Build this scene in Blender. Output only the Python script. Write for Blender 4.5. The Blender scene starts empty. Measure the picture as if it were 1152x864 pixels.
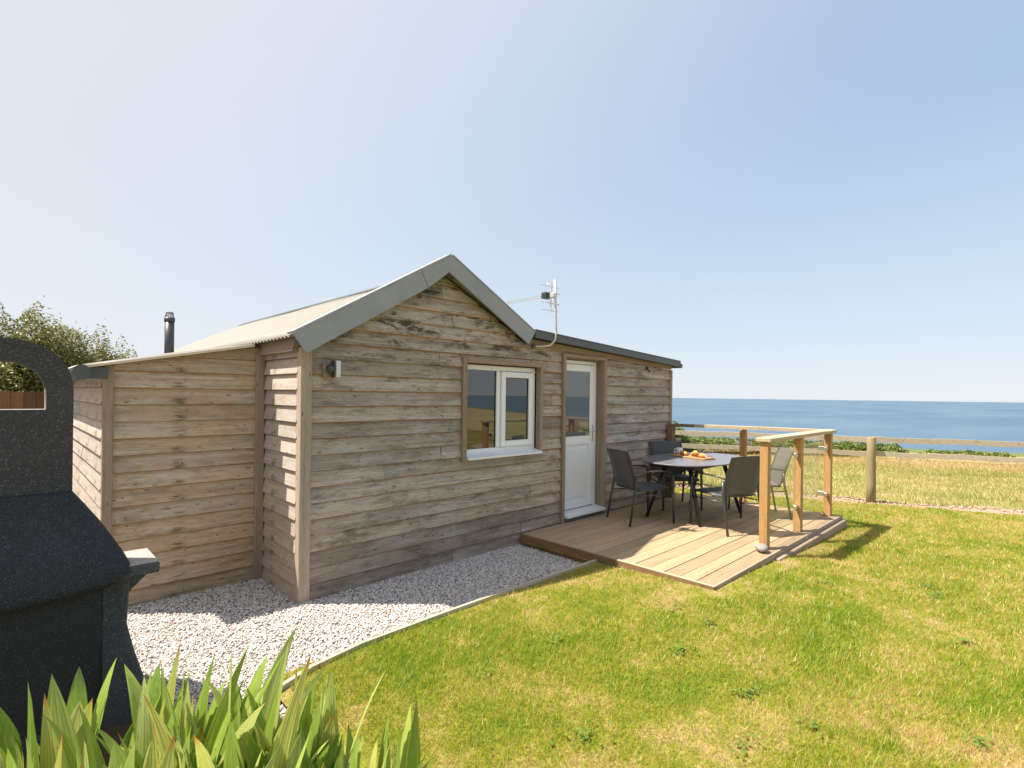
import bpy, math, random
import numpy as np
from mathutils import Vector, Matrix
random.seed(7); rng = np.random.default_rng(11)
scene = bpy.context.scene
COL = scene.collection
rad = math.radians

# ------------------------------------------------------------------ camera
A = rad(45.6); ROLL = .0127; EYE = 1.67
Fw = Vector((math.cos(A), math.sin(A), 0)); Rt = Vector((math.sin(A), -math.cos(A), 0)); Up = Vector((0, 0, 1))
cd = bpy.data.cameras.new('camera'); cam = bpy.data.objects.new('camera', cd); COL.objects.link(cam)
r_ = (Rt + Up*ROLL).normalized(); u_ = (Up - Rt*ROLL).normalized(); b_ = -Fw
cam.matrix_world = Matrix(((r_.x, u_.x, b_.x, 0), (r_.y, u_.y, b_.y, 0), (r_.z, u_.z, b_.z, EYE), (0, 0, 0, 1)))
cd.sensor_width = 36; cd.lens = 586/1152*36; cd.shift_y = 13/1152
cd.clip_start = .05; cd.clip_end = 120000
scene.camera = cam
scene.render.resolution_x = 1024; scene.render.resolution_y = 768

# ------------------------------------------------------------------ sky, sun, exposure
SUN_EL = 58.5; SUN_V = Vector((-.47, .43, 0)).normalized()
w = bpy.data.worlds.new('World'); scene.world = w; w.use_nodes = True
nt = w.node_tree; nt.nodes.clear()
sky = nt.nodes.new('ShaderNodeTexSky'); sky.sky_type = 'NISHITA'; sky.sun_disc = False
sky.sun_elevation = rad(SUN_EL); sky.sun_rotation = math.atan2(SUN_V.x, SUN_V.y)
sky.altitude = 0; sky.air_density = 1.0; sky.dust_density = 1.1; sky.ozone_density = 1.0
bg = nt.nodes.new('ShaderNodeBackground'); bg.inputs[1].default_value = .105
# the lowest few degrees of the model turn brown: look up the sky a little above the horizon there
tc = nt.nodes.new('ShaderNodeTexCoord'); sp = nt.nodes.new('ShaderNodeSeparateXYZ'); cb = nt.nodes.new('ShaderNodeCombineXYZ')
mz = nt.nodes.new('ShaderNodeMath'); mz.operation = 'MAXIMUM'; mz.inputs[1].default_value = 0
mz2 = nt.nodes.new('ShaderNodeMath'); mz2.operation = 'MULTIPLY_ADD'; mz2.inputs[1].default_value = .965; mz2.inputs[2].default_value = .055
nt.links.new(tc.outputs['Generated'], sp.inputs[0]); nt.links.new(sp.outputs[2], mz.inputs[0]); nt.links.new(mz.outputs[0], mz2.inputs[0])
nt.links.new(sp.outputs[0], cb.inputs[0]); nt.links.new(sp.outputs[1], cb.inputs[1]); nt.links.new(mz2.outputs[0], cb.inputs[2]); nt.links.new(cb.outputs[0], sky.inputs[0])
wo = nt.nodes.new('ShaderNodeOutputWorld')
# thin summer haze: the brightest parts of the model sky level off towards a pale white
s1 = nt.nodes.new('ShaderNodeSeparateXYZ'); c1 = nt.nodes.new('ShaderNodeCombineXYZ'); nt.links.new(sky.outputs[0], s1.inputs[0])
for i, (mx, kk) in enumerate(((3.22, .53), (3.30, .50), (3.45, .52))):
    e = nt.nodes.new('ShaderNodeMath'); e.operation = 'MULTIPLY'; e.inputs[1].default_value = -kk; nt.links.new(s1.outputs[i], e.inputs[0])
    x = nt.nodes.new('ShaderNodeMath'); x.operation = 'EXPONENT'; nt.links.new(e.outputs[0], x.inputs[0])
    m = nt.nodes.new('ShaderNodeMath'); m.operation = 'MULTIPLY_ADD'; m.inputs[1].default_value = -mx; m.inputs[2].default_value = mx; nt.links.new(x.outputs[0], m.inputs[0]); nt.links.new(m.outputs[0], c1.inputs[i])
# whitish glow of the haze on the sun's side
dt = nt.nodes.new('ShaderNodeVectorMath'); dt.operation = 'DOT_PRODUCT'; nt.links.new(tc.outputs['Generated'], dt.inputs[0])
dt.inputs[1].default_value = (SUN_V.x*math.cos(rad(SUN_EL)), SUN_V.y*math.cos(rad(SUN_EL)), math.sin(rad(SUN_EL)))
mr = nt.nodes.new('ShaderNodeMapRange'); mr.interpolation_type = 'SMOOTHSTEP'; nt.links.new(dt.outputs['Value'], mr.inputs[0])
mr.inputs[1].default_value = -.02; mr.inputs[2].default_value = .85; mr.inputs[3].default_value = 0; mr.inputs[4].default_value = .8
mx_ = nt.nodes.new('ShaderNodeMix'); mx_.data_type = 'RGBA'; nt.links.new(mr.outputs[0], mx_.inputs['Factor']); nt.links.new(c1.outputs[0], mx_.inputs[6]); mx_.inputs[7].default_value = (2.86, 2.88, 3.02, 1)
nt.links.new(mx_.outputs[2], bg.inputs[0])
nt.links.new(bg.outputs[0], wo.inputs[0])
sd = bpy.data.lights.new('sun', 'SUN'); sd.energy = 3.55; sd.angle = rad(.55); sd.color = (1, .93, .82)
sun = bpy.data.objects.new('sun', sd); COL.objects.link(sun)
sdir = Vector((SUN_V.x*math.cos(rad(SUN_EL)), SUN_V.y*math.cos(rad(SUN_EL)), math.sin(rad(SUN_EL))))
sun.rotation_euler = sdir.to_track_quat('Z', 'Y').to_euler()
vs = scene.view_settings
vs.view_transform = 'Standard'; vs.look = 'None'; vs.gamma = 1; vs.use_curve_mapping = False; vs.exposure = 1.45

# ------------------------------------------------------------------ helpers
class MB:
    """collects geometry, then links it as ONE mesh object"""
    def __init__(s): s.v = []; s.f = []; s.mi = []; s.r = []; s.sm = []
    def face(s, pts, mi=0, r=0., sm=False):
        n = len(s.v); s.v += [tuple(p) for p in pts]; s.f.append(tuple(range(n, n+len(pts)))); s.mi.append(mi); s.r.append(r); s.sm.append(sm)
    def add(s, vs, fs, mi=0, r=0., sm=False, M=None):
        n = len(s.v)
        s.v += [tuple(M @ Vector(p)) if M else tuple(p) for p in vs]
        for f in fs: s.f.append(tuple(i+n for i in f)); s.mi.append(mi); s.r.append(r); s.sm.append(sm)
    def box(s, a, b, mi=0, r=0., bev=0., M=None):
        x0, y0, z0 = a; x1, y1, z1 = b
        if bev <= 0:
            vs = [(x, y, z) for z in (z0, z1) for y in (y0, y1) for x in (x0, x1)]
            fs = [(0, 2, 3, 1), (4, 5, 7, 6), (0, 1, 5, 4), (2, 6, 7, 3), (0, 4, 6, 2), (1, 3, 7, 5)]
            s.add(vs, fs, mi, r, False, M); return
        c = bev; X = (x0, x1); Y = (y0, y1); Z = (z0, z1); vs = []; idx = {}
        for i in (0, 1):
            for j in (0, 1):
                for k in (0, 1):
                    sx = 1-2*i; sy = 1-2*j; sz = 1-2*k
                    for ax in range(3):
                        p = [X[i]+sx*c, Y[j]+sy*c, Z[k]+sz*c]; p[ax] = (X[i], Y[j], Z[k])[ax]
                        idx[(i, j, k, ax)] = len(vs); vs.append(tuple(p))
        fs = []
        for ax in range(3):
            o1, o2 = [(1, 2), (2, 0), (0, 1)][ax]
            for sde in (0, 1):
                q = []
                for (p, t) in ((0, 0), (1, 0), (1, 1), (0, 1)):
                    k = [0, 0, 0]; k[ax] = sde; k[o1] = p; k[o2] = t; q.append(idx[(k[0], k[1], k[2], ax)])
                fs.append(tuple(q if sde else q[::-1]))
        for ax in range(3):
            o1, o2 = [(1, 2), (2, 0), (0, 1)][ax]
            for p in (0, 1):
                for t in (0, 1):
                    def K(e, which):
                        k = [0, 0, 0]; k[ax] = e; k[o1] = p; k[o2] = t; return idx[(k[0], k[1], k[2], which)]
                    fs.append((K(0, o1), K(1, o1), K(1, o2), K(0, o2)))
        for i in (0, 1):
            for j in (0, 1):
                for k in (0, 1): fs.append((idx[(i, j, k, 0)], idx[(i, j, k, 1)], idx[(i, j, k, 2)]))
        s.add(vs, fs, mi, r, False, M)
    def tube(s, pts, rad_, n=10, mi=0, r=0., closed=False, flat=1., cap=True):
        P = [Vector(p) for p in pts]; rr = rad_ if isinstance(rad_, (list, tuple)) else [rad_]*len(P)
        vs = []; prev = None
        for i, p in enumerate(P):
            t = (P[min(i+1, len(P)-1)] - P[max(i-1, 0)]).normalized()
            if prev is None:
                a = Vector((0, 0, 1)) if abs(t.z) < .9 else Vector((0, 1, 0))
                e1 = t.cross(a).normalized()
            else: e1 = (prev - t*prev.dot(t)).normalized()
            prev = e1; e2 = t.cross(e1)
            for k in range(n):
                an = 2*math.pi*k/n; vs.append(p + e1*math.cos(an)*rr[i] + e2*math.sin(an)*rr[i]*flat)
        fs = []
        for i in range(len(P)-1):
            for k in range(n): fs.append((i*n+k, i*n+(k+1) % n, (i+1)*n+(k+1) % n, (i+1)*n+k))
        m = len(s.v); s.add(vs, fs, mi, r, True)
        if cap:
            s.f.append(tuple(m+k for k in range(n))[::-1]); s.f.append(tuple(m+(len(P)-1)*n+k for k in range(n)))
            s.mi += [mi, mi]; s.r += [r, r]; s.sm += [False, False]
    def lathe(s, prof, c=(0, 0, 0), n=20, mi=0, r=0.):
        vs = [(c[0]+rr*math.cos(2*math.pi*k/n), c[1]+rr*math.sin(2*math.pi*k/n), c[2]+z) for rr, z in prof for k in range(n)]
        fs = [(i*n+k, i*n+(k+1) % n, (i+1)*n+(k+1) % n, (i+1)*n+k) for i in range(len(prof)-1) for k in range(n)]
        s.add(vs, fs, mi, r, True)
    def prism(s, poly, d, mi=0, r=0.):
        """poly: 3D loop, extruded by vector d"""
        n = len(poly); P = [Vector(p) for p in poly]; Q = [p+Vector(d) for p in P]
        fs = [tuple(range(n))[::-1], tuple(range(n, 2*n))] + [(i, (i+1) % n, n+(i+1) % n, n+i) for i in range(n)]
        s.add(P+Q, fs, mi, r)
    def build(s, name, mats, parent=None, fix=True):
        me = bpy.data.meshes.new(name)
        off = Vector((0, 0, 0))
        if parent is not None and parent.get('_w'): off = Vector(parent['_w'])
        me.from_pydata([(p[0]-off.x, p[1]-off.y, p[2]-off.z) for p in s.v], [], s.f)
        mats = mats if isinstance(mats, (list, tuple)) else [mats]
        for m in mats: me.materials.append(m)
        me.polygons.foreach_set('material_index', s.mi); me.polygons.foreach_set('use_smooth', s.sm)
        at = me.attributes.new('rnd', 'FLOAT', 'FACE'); at.data.foreach_set('value', np.array(s.r, dtype=np.float32))
        if fix:
            import bmesh
            bm = bmesh.new(); bm.from_mesh(me); bmesh.ops.recalc_face_normals(bm, faces=bm.faces); bm.to_mesh(me); bm.free()
        o = bpy.data.objects.new(name, me); COL.objects.link(o)
        if parent is not None: o.parent = parent
        return o
def fastmesh(name, V, F, mat, attr=None, dom='FACE', parent=None, smooth=False):
    V = np.asarray(V, dtype=np.float32); F = np.asarray(F, dtype=np.int32); k = F.shape[1]
    if parent is not None and parent.get('_w'): V = V - np.array(list(parent['_w']), dtype=np.float32)
    me = bpy.data.meshes.new(name); me.vertices.add(len(V)); me.vertices.foreach_set('co', V.ravel())
    me.loops.add(F.size); me.loops.foreach_set('vertex_index', F.ravel())
    me.polygons.add(len(F)); me.polygons.foreach_set('loop_start', np.arange(0, F.size, k, dtype=np.int32))
    me.polygons.foreach_set('loop_total', np.full(len(F), k, dtype=np.int32))
    if smooth: me.polygons.foreach_set('use_smooth', np.ones(len(F), dtype=bool))
    me.update(calc_edges=True)
    if attr is not None:
        at = me.attributes.new('rnd', 'FLOAT', dom); at.data.foreach_set('value', np.asarray(attr, dtype=np.float32))
    me.materials.append(mat)
    o = bpy.data.objects.new(name, me); COL.objects.link(o)
    if parent is not None: o.parent = parent
    return o
def thing(name, label, cat, loc=(0, 0, 0), rz=0, group=None, world=False):
    o = bpy.data.objects.new(name, None); COL.objects.link(o); o.location = loc; o.rotation_euler = (0, 0, rz)
    o.empty_display_size = .1; o['label'] = label; o['category'] = cat
    if group: o['group'] = group
    if world: o['_w'] = list(loc)      # children are given in world metres
    return o
def tag(o, label, cat, group=None):
    o['label'] = label; o['category'] = cat
    if group: o['group'] = group
    return o
def origin(o, loc):
    """move a one-mesh thing's origin to its base"""
    o.data.transform(Matrix.Translation(-Vector(loc))); o.location = loc; return o
def dup(root, loc, rz, label):
    r = root.copy(); COL.objects.link(r); r.location = loc; r.rotation_euler = (0, 0, rz); r['label'] = label
    for ch in list(root.children):
        c = ch.copy(); COL.objects.link(c); c.parent = r
        for g in ch.children:
            d = g.copy(); COL.objects.link(d); d.parent = c
    return r
def structure(o): o['kind'] = 'structure'; return o

# ------------------------------------------------------------------ node helpers
class N:
    def __init__(s, name):
        s.m = bpy.data.materials.new(name); s.m.use_nodes = True; s.t = s.m.node_tree; s.t.nodes.clear()
        s.out = s.t.nodes.new('ShaderNodeOutputMaterial')
    def n(s, typ, **kw):
        x = s.t.nodes.new(typ)
        for k, v in kw.items(): setattr(x, k, v)
        return x
    def l(s, a, b): s.t.links.new(a, b)
    def put(s, sock, v):
        if hasattr(v, 'is_output'): s.l(v, sock)
        elif v is not None: sock.default_value = v
    def obj(s): return s.n('ShaderNodeTexCoord').outputs['Object']
    def mapping(s, vec, scale=(1, 1, 1), loc=(0, 0, 0), rot=(0, 0, 0)):
        m = s.n('ShaderNodeMapping'); s.l(vec, m.inputs[0]); s.put(m.inputs['Scale'], scale); s.put(m.inputs['Location'], loc); s.put(m.inputs['Rotation'], rot); return m.outputs[0]
    def noise(s, vec, scale=5, detail=4, rough=.55, dist=0.):
        x = s.n('ShaderNodeTexNoise'); s.l(vec, x.inputs['Vector']); x.inputs['Scale'].default_value = scale
        x.inputs['Detail'].default_value = detail; x.inputs['Roughness'].default_value = rough; x.inputs['Distortion'].default_value = dist
        return x.outputs['Fac']
    def voro(s, vec, scale=5, feature='F1', out='Distance'):
        x = s.n('ShaderNodeTexVoronoi', feature=feature); s.l(vec, x.inputs['Vector']); x.inputs['Scale'].default_value = scale; return x.outputs[out]
    def ramp(s, fac, stops):
        x = s.n('ShaderNodeValToRGB'); s.l(fac, x.inputs[0]); e = x.color_ramp.elements
        while len(e) < len(stops): e.new(.5)
        for el, (p, c) in zip(e, stops): el.position = p; el.color = (*c, 1) if len(c) == 3 else c
        return x.outputs[0]
    def sstep(s, v, a, b, lo=0., hi=1.):
        x = s.n('ShaderNodeMapRange', interpolation_type='SMOOTHSTEP'); s.put(x.inputs[0], v)
        for i, q in enumerate((a, b, lo, hi)): x.inputs[i+1].default_value = q
        return x.outputs[0]
    def math(s, op, a, b=None, c=None):
        x = s.n('ShaderNodeMath', operation=op); s.put(x.inputs[0], a)
        if b is not None: s.put(x.inputs[1], b)
        if c is not None: s.put(x.inputs[2], c)
        return x.outputs[0]
    def mix(s, fac, a, b, mode='MIX'):
        x = s.n('ShaderNodeMix', data_type='RGBA', blend_type=mode); s.put(x.inputs['Factor'], fac)
        s.put(x.inputs[6], (*a, 1) if isinstance(a, tuple) and len(a) == 3 else a)
        s.put(x.inputs[7], (*b, 1) if isinstance(b, tuple) and len(b) == 3 else b); return x.outputs[2]
    def xyz(s, vec): x = s.n('ShaderNodeSeparateXYZ'); s.l(vec, x.inputs[0]); return x.outputs
    def attr(s, name='rnd'): return s.n('ShaderNodeAttribute', attribute_name=name).outputs['Fac']
    def bump(s, h, strength=.3, dist=.01, normal=None):
        x = s.n('ShaderNodeBump'); s.l(h, x.inputs['Height']); x.inputs['Strength'].default_value = strength; x.inputs['Distance'].default_value = dist
        if normal: s.l(normal, x.inputs['Normal'])
        return x.outputs[0]
    def pbr(s, col, rough=.6, bump=None, metal=0., spec=None, **kw):
        p = s.n('ShaderNodeBsdfPrincipled'); s.put(p.inputs['Base Color'], (*col, 1) if isinstance(col, tuple) and len(col) == 3 else col)
        s.put(p.inputs['Roughness'], rough); s.put(p.inputs['Metallic'], metal)
        if spec is not None: s.put(p.inputs['Specular IOR Level'], spec)
        if bump is not None: s.l(bump, p.inputs['Normal'])
        for k, v in kw.items(): s.put(p.inputs[k.replace('_', ' ')], v)
        s.l(p.outputs[0], s.out.inputs[0]); return p

def wood(name, ax, light, dark, warm, stain=.0, nails=False, contrast=1., rough=.85, vary=.35, scale=1., warmth=.5, mould=False, grey=None, weather=.0):
    """weathered timber, grain along axis ax (0,1,2)"""
    g = N(name); P = g.obj(); r = g.attr()
    off = g.n('ShaderNodeCombineXYZ'); rr = g.math('MULTIPLY', r, 37.)
    for i in range(3): g.l(rr, off.inputs[i])
    va = g.n('ShaderNodeVectorMath', operation='ADD'); g.l(P, va.inputs[0]); g.l(off.outputs[0], va.inputs[1]); Q = va.outputs[0]
    sc = [38*scale]*3; sc[ax] = 1.6*scale
    a = g.noise(g.mapping(Q, tuple(sc)), 1., 6, .65, .4)
    sc2 = [190*scale]*3; sc2[ax] = 13*scale
    b = g.noise(g.mapping(Q, tuple(sc2)), 1., 5, .75)
    sc3 = [5.]*3; sc3[ax] = 1.1
    c = g.noise(g.mapping(Q, tuple(sc3)), 1., 4, .6)
    f = g.math('ADD', g.math('MULTIPLY', a, .5), g.math('MULTIPLY', b, .5))
    col = g.ramp(f, [(.5-.2*contrast*.9, dark), (.5, tuple((x+y)/2 for x, y in zip(light, dark))), (.5+.16*contrast, light)])
    col = g.mix(g.sstep(c, .42, .68, 0, warmth), col, warm)
    if grey: col = g.mix(g.sstep(g.noise(g.mapping(P, (.9, .9, 2.2)), 1., 4, .6), .46, .66, 0, .7), col, grey, 'MULTIPLY')
    v = g.math('ADD', 1-vary/2, g.math('MULTIPLY', r, vary))
    cv = g.n('ShaderNodeCombineXYZ'); [g.l(v, cv.inputs[i]) for i in range(3)]
    col = g.mix(1., col, cv.outputs[0], 'MULTIPLY')
    # silvered and greenish patches, and fine dark checks in the grain
    sp_ = [4.]*3; sp_[ax] = .9
    pz = g.noise(g.mapping(Q, tuple(sp_), loc=(7, 3, 1)), 1., 5, .65)
    col = g.mix(g.sstep(pz, .50, .66, 0, weather*.5), col, tuple(min(1, (light[0]*.55+light[1]*.45)*k) for k in (.98, .98, .92)))
    sq_ = [150.*scale]*3; sq_[ax] = 11.*scale
    cr = g.noise(g.mapping(Q, tuple(sq_)), 1., 5, .75, .3)
    col = g.mix(g.sstep(cr, .57, .66, 0, weather), col, tuple(x*.45 for x in dark))
    sr_ = [9.]*3; sr_[ax] = 3.
    dk = g.noise(g.mapping(Q, tuple(sr_), loc=(2, 9, 4)), 1., 6, .7)
    col = g.mix(g.sstep(dk, .51, .68, 0, weather*.85), col, tuple(x*.9 for x in dark))
    if weather > .4:
        lowz = g.sstep(g.math('ADD', g.xyz(P)[2], g.math('MULTIPLY', c, .8)), 1.5, .5, 0, 1)
        col = g.mix(g.math('MULTIPLY', lowz, .6), col, g.mix(1., col, (.82, .70, .58), 'MULTIPLY'))
        dots = g.voro(g.mapping(Q, (7, 7, 16)), 1.)
        col = g.mix(g.sstep(dots, .09, .05, 0, .8), col, (.03, .022, .016))
    # knots
    sk = [14.]*3; sk[ax] = 4.2
    k = g.voro(g.mapping(Q, tuple(sk)), 1.)
    col = g.mix(g.sstep(k, .11, .05, 0, .75), col, tuple(x*.35 for x in dark))
    if stain:
        s_ = g.noise(g.mapping(P, (2.2, 2.2, 5.)), 1., 6, .7, .5)
        col = g.mix(g.sstep(s_, .58, .72, 0, stain), col, tuple(x*.3 for x in dark))
    if nails:
        xs = g.xyz(P); ln = g.math('PINGPONG', g.math('ADD', xs[ax], .1), .31)
        nn = g.noise(g.mapping(P, (11, 11, 75)), 1., 3, .7); fz = g.math('MODULO', g.math('ADD', xs[2], .13), .13); nn = g.math('MULTIPLY', nn, g.math('ADD', .75, g.sstep(fz, .075, .03, 0, .4)))
        m_ = g.math('MULTIPLY', g.sstep(ln, .085, .0, 0, 1), g.sstep(nn, .46, .64, 0, 1))
        col = g.mix(g.math('MULTIPLY', m_, .7), col, tuple(x*.25 for x in dark))
    if mould:
        xs = g.xyz(P)
        s_ = g.noise(g.mapping(P, (2.4, 2.4, 8.)), 1., 7, .75, .3)
        hi = g.sstep(xs[2], 1.6, 2.3, 0, 1)
        col = g.mix(g.math('MULTIPLY', g.sstep(s_, .50, .62, 0, .88), hi), col, (.035, .033, .028))
        lo = g.sstep(xs[2], .35, .0, 0, .45)
        col = g.mix(g.math('MULTIPLY', lo, g.sstep(c, .3, .6)), col, (.07, .06, .045))
    nb = g.bump(f, .5, .006)
    g.pbr(col, rough, nb, spec=.25); return g.m

def plain(name, col, rough=.5, metal=0., var=.12, vs_=9., bumps=.0, spec=None):
    g = N(name); P = g.obj(); a = g.noise(P, vs_, 5, .6)
    c = g.mix(a, tuple(x*(1-var) for x in col), tuple(min(1, x*(1+var)) for x in col))
    nb = g.bump(g.noise(P, vs_*12, 3), bumps, .003) if bumps else None
    g.pbr(c, rough, nb, metal, spec); return g.m

# wall timbers
M = {}
M['gable_x'] = wood('weathered_boards_x', 0, (.60, .53, .45), (.155, .128, .102), (.42, .335, .25), stain=.3, mould=True, vary=.42, grey=(.72, .73, .76), weather=.8)
M['lean_x'] = wood('honey_boards_x', 0, (.70, .59, .43), (.21, .155, .10), (.56, .39, .22), stain=.4, nails=True, vary=.35, weather=.5)
M['side_y'] = wood('sunlit_boards_y', 1, (.56, .49, .42), (.28, .23, .18), (.48, .40, .32), stain=.2, nails=True, vary=.25, weather=.45)  # sun-side boards: part of the sunlight is put into the paler tone
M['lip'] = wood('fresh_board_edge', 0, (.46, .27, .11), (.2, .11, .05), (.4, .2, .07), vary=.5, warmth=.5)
M['lipy'] = wood('grey_board_edge', 1, (.2, .15, .1), (.08, .06, .04), (.2, .13, .07), vary=.5)
M['trim_z'] = wood('weathered_trim_z', 2, (.44, .35, .26), (.17, .13, .095), (.28, .2, .12), vary=.3)
M['trim_pale'] = wood('pale_trim_z', 2, (.50, .42, .32), (.25, .19, .14), (.42, .32, .22), vary=.15)
M['trim_x'] = wood('weathered_trim_x', 0, (.44, .35, .26), (.17, .13, .095), (.28, .2, .12), vary=.3)
M['deck'] = wood('deck_boards_wood', 0, (.53, .40, .245), (.29, .205, .12), (.50, .345, .195), vary=.3, contrast=.9, warmth=.5)
M['fascia_y'] = wood('deck_fascia_y', 1, (.34, .2, .1), (.14, .08, .04), (.3, .16, .07), vary=.2)
M['fascia_x'] = wood('deck_edge_x', 0, (.48, .38, .28), (.2, .15, .11), (.36, .27, .18), vary=.2)
M['post'] = wood('orange_softwood_z', 2, (.58, .35, .15), (.36, .19, .07), (.55, .30, .11), vary=.15, contrast=.7)
M['rail_x'] = wood('pale_rail_x', 0, (.60, .50, .36), (.36, .27, .17), (.52, .40, .24), vary=.15, contrast=.8)
M['rail_y'] = wood('pale_rail_y', 1, (.60, .50, .36), (.36, .27, .17), (.52, .40, .24), vary=.15, contrast=.8)
M['rail_old'] = wood('brown_rail_y', 1, (.30, .21, .13), (.13, .085, .05), (.22, .14, .08), vary=.15)
M['post_old'] = wood('brown_post_z', 2, (.34, .22, .12), (.15, .09, .05), (.28, .17, .09), vary=.15)
M['fence_rail'] = wood('fence_rail_wood', 1, (.62, .53, .41), (.3, .24, .17), (.5, .41, .3), vary=.2, stain=.3)
M['fence_post'] = wood('fence_post_wood', 2, (.38, .30, .17), (.15, .115, .065), (.28, .24, .12), vary=.2)
M['panel'] = wood('brown_fence_boards', 2, (.22, .115, .055), (.09, .045, .022), (.2, .1, .045), vary=.5)
M['edging'] = wood('gravel_edging', 0, (.62, .54, .42), (.36, .3, .22), (.5, .42, .3), vary=.2)
M['barge'] = plain('grey_painted_bargeboard', (.27, .285, .295), .6, var=.28, vs_=2.2)
M['darktrim'] = plain('dark_grey_roof_edge', (.075, .082, .085), .4, var=.15)
M['upvc'] = plain('white_upvc', (.78, .79, .80), .28, var=.02)
M['gasket'] = plain('black_gasket', (.02, .02, .02), .5)
M['steel'] = plain('brushed_steel', (.62, .62, .62), .3, 1., var=.1)
M['chrome'] = plain('chrome_handle', (.75, .75, .74), .16, 1., var=.03)
M['flue'] = plain('black_flue_enamel', (.055, .058, .065), .38, var=.1)
M['alu'] = plain('aerial_aluminium', (.62, .62, .60), .4, .6, var=.1)
M['galv'] = plain('galvanised_mast', (.58, .56, .52), .5, .4, var=.12)
M['frame'] = plain('anthracite_chair_frame', (.07, .069, .067), .33, .35, var=.15, vs_=6)
M['tframe'] = plain('black_table_frame', (.028, .028, .03), .4, .2, var=.1)
M['ttop'] = plain('grey_table_top', (.16, .16, .175), .28, var=.1, vs_=4)
M['ceramic'] = plain('white_ceramic', (.8, .78, .75), .2, var=.02)
M['pebble'] = plain('white_pebble', (.27, .245, .225), .8, var=.3, vs_=25, bumps=.4)
M['bread'] = plain('golden_bread', (.62, .31, .09), .55, var=.45, vs_=28, bumps=.4)
M['boardw'] = wood('serving_board_wood', 0, (.55, .30, .13), (.34, .17, .07), (.5, .26, .1), vary=.1)
M['lampwhite'] = plain('pale_lamp_housing', (.62, .63, .64), .35, var=.05)
M['lampdark'] = plain('dark_lamp_lens', (.05, .05, .05), .15, var=.1)
M['wire'] = plain('rusty_wire', (.2, .17, .14), .6, .5)
M['felt'] = plain('roof_felt', (.11, .11, .11), .9, var=.2, bumps=.3)
M['bark'] = plain('bush_stem_bark', (.13, .095, .06), .9, var=.3, bumps=.4)

def fabric():
    g = N('textilene_sling'); P = g.obj(); wv = g.noise(P, 240, 2)
    g.pbr(g.mix(wv, (.045, .046, .05), (.11, .11, .112)), .62, g.bump(wv, .4, .001), spec=.3, Sheen_Weight=.2); return g.m
M['sling'] = fabric()
def roofmat():
    g = N('cream_corrugated_sheet'); P = g.obj()
    a = g.noise(g.mapping(P, (.8, 3, .8)), 1.5, 6, .65); b = g.noise(P, 26, 5, .7)
    c = g.mix(a, (.225, .205, .175), (.285, .26, .225)); c = g.mix(g.sstep(b, .54, .72, 0, .6), c, (.19, .14, .09)); c = g.mix(g.sstep(g.noise(g.mapping(P, (1.5, 14, 1.5)), 1., 5, .7), .55, .75, 0, .35), c, (.15, .125, .10))
    g.pbr(c, .62, g.bump(b, .15, .003), spec=.35); return g.m
M['roof'] = roofmat()
def litedge():  # pale cream stands in for light along the sheet edge
    g = N('lit_sheet_edge'); P = g.obj(); b = g.noise(P, 30, 5, .7)
    g.pbr(g.mix(b, (.55, .42, .26), (.75, .66, .5)), .8); return g.m
M['lit_edge'] = litedge()
def glassdark():
    g = N('window_glass_reflective'); P = g.obj(); a = g.noise(P, 3, 3)
    g.pbr(g.mix(a, (.012, .014, .014), (.028, .027, .024)), .015, None, 0., None, IOR=1.8, Coat_Weight=.6, Coat_Roughness=.01); return g.m
M['glass'] = glassdark()
def blind():
    g = N('door_glass_over_blind'); P = g.obj(); x = g.xyz(P)
    s_ = g.math('PINGPONG', x[0], .012); c = g.mix(g.sstep(s_, .003, .01), (.05, .05, .048), (.085, .083, .078))
    g.pbr(c, .03, None, 0., None, IOR=1.85, Coat_Weight=.5, Coat_Roughness=.01); return g.m
M['doorglass'] = blind()
def clear():
    g = N('clear_balustrade_glass'); tr = g.n('ShaderNodeBsdfTransparent'); tr.inputs[0].default_value = (.985, .99, .985, 1)
    gl = g.n('ShaderNodeBsdfGlossy'); gl.inputs['Roughness'].default_value = .02
    fr = g.n('ShaderNodeLayerWeight'); fr.inputs[0].default_value = .5; P = g.obj()
    df = g.n('ShaderNodeBsdfDiffuse'); df.inputs[0].default_value = (.75, .75, .7, 1)
    m1 = g.n('ShaderNodeMixShader'); g.l(g.sstep(g.noise(P, 3, 4, .6), .35, .75, .0, .035), m1.inputs[0]); g.l(tr.outputs[0], m1.inputs[1]); g.l(df.outputs[0], m1.inputs[2])
    m = g.n('ShaderNodeMixShader'); g.l(g.math('ADD', g.math('MULTIPLY', g.math('POWER', fr.outputs['Facing'], 4.), .35), .025), m.inputs[0]); g.l(m1.outputs[0], m.inputs[1]); g.l(gl.outputs[0], m.inputs[2])
    g.l(m.outputs[0], g.out.inputs[0]); return g.m
M['clear'] = clear()
def concrete(name, a, b, streak=.3):
    g = N(name); P = g.obj(); n1 = g.noise(P, 3.5, 6, .65); n2 = g.voro(P, 150); n3 = g.noise(P, 130, 3, .7)
    c = g.mix(n1, a, b); c = g.mix(g.sstep(n3, .54, .66, 0, .6), c, tuple(min(1, x*2.6+.02) for x in b))
    st = g.noise(g.mapping(P, (14, 14, 1.2)), 1., 5, .65)
    c = g.mix(g.sstep(st, .66, .74, 0, streak), c, tuple(min(1, x*3+.04) for x in b))
    g.pbr(c, .75, g.bump(g.math('ADD', n3, g.math('MULTIPLY', n2, .6)), .45, .003), spec=.35); return g.m
M['hood'] = concrete('black_speckled_hood', (.011, .012, .014), (.032, .033, .037), .2)
M['arch'] = concrete('charcoal_painted_concrete', (.026, .028, .031), (.062, .065, .067), .4)
M['bbqbase'] = concrete('charcoal_concrete_base', (.04, .043, .044), (.10, .104, .10), .5)
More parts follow.
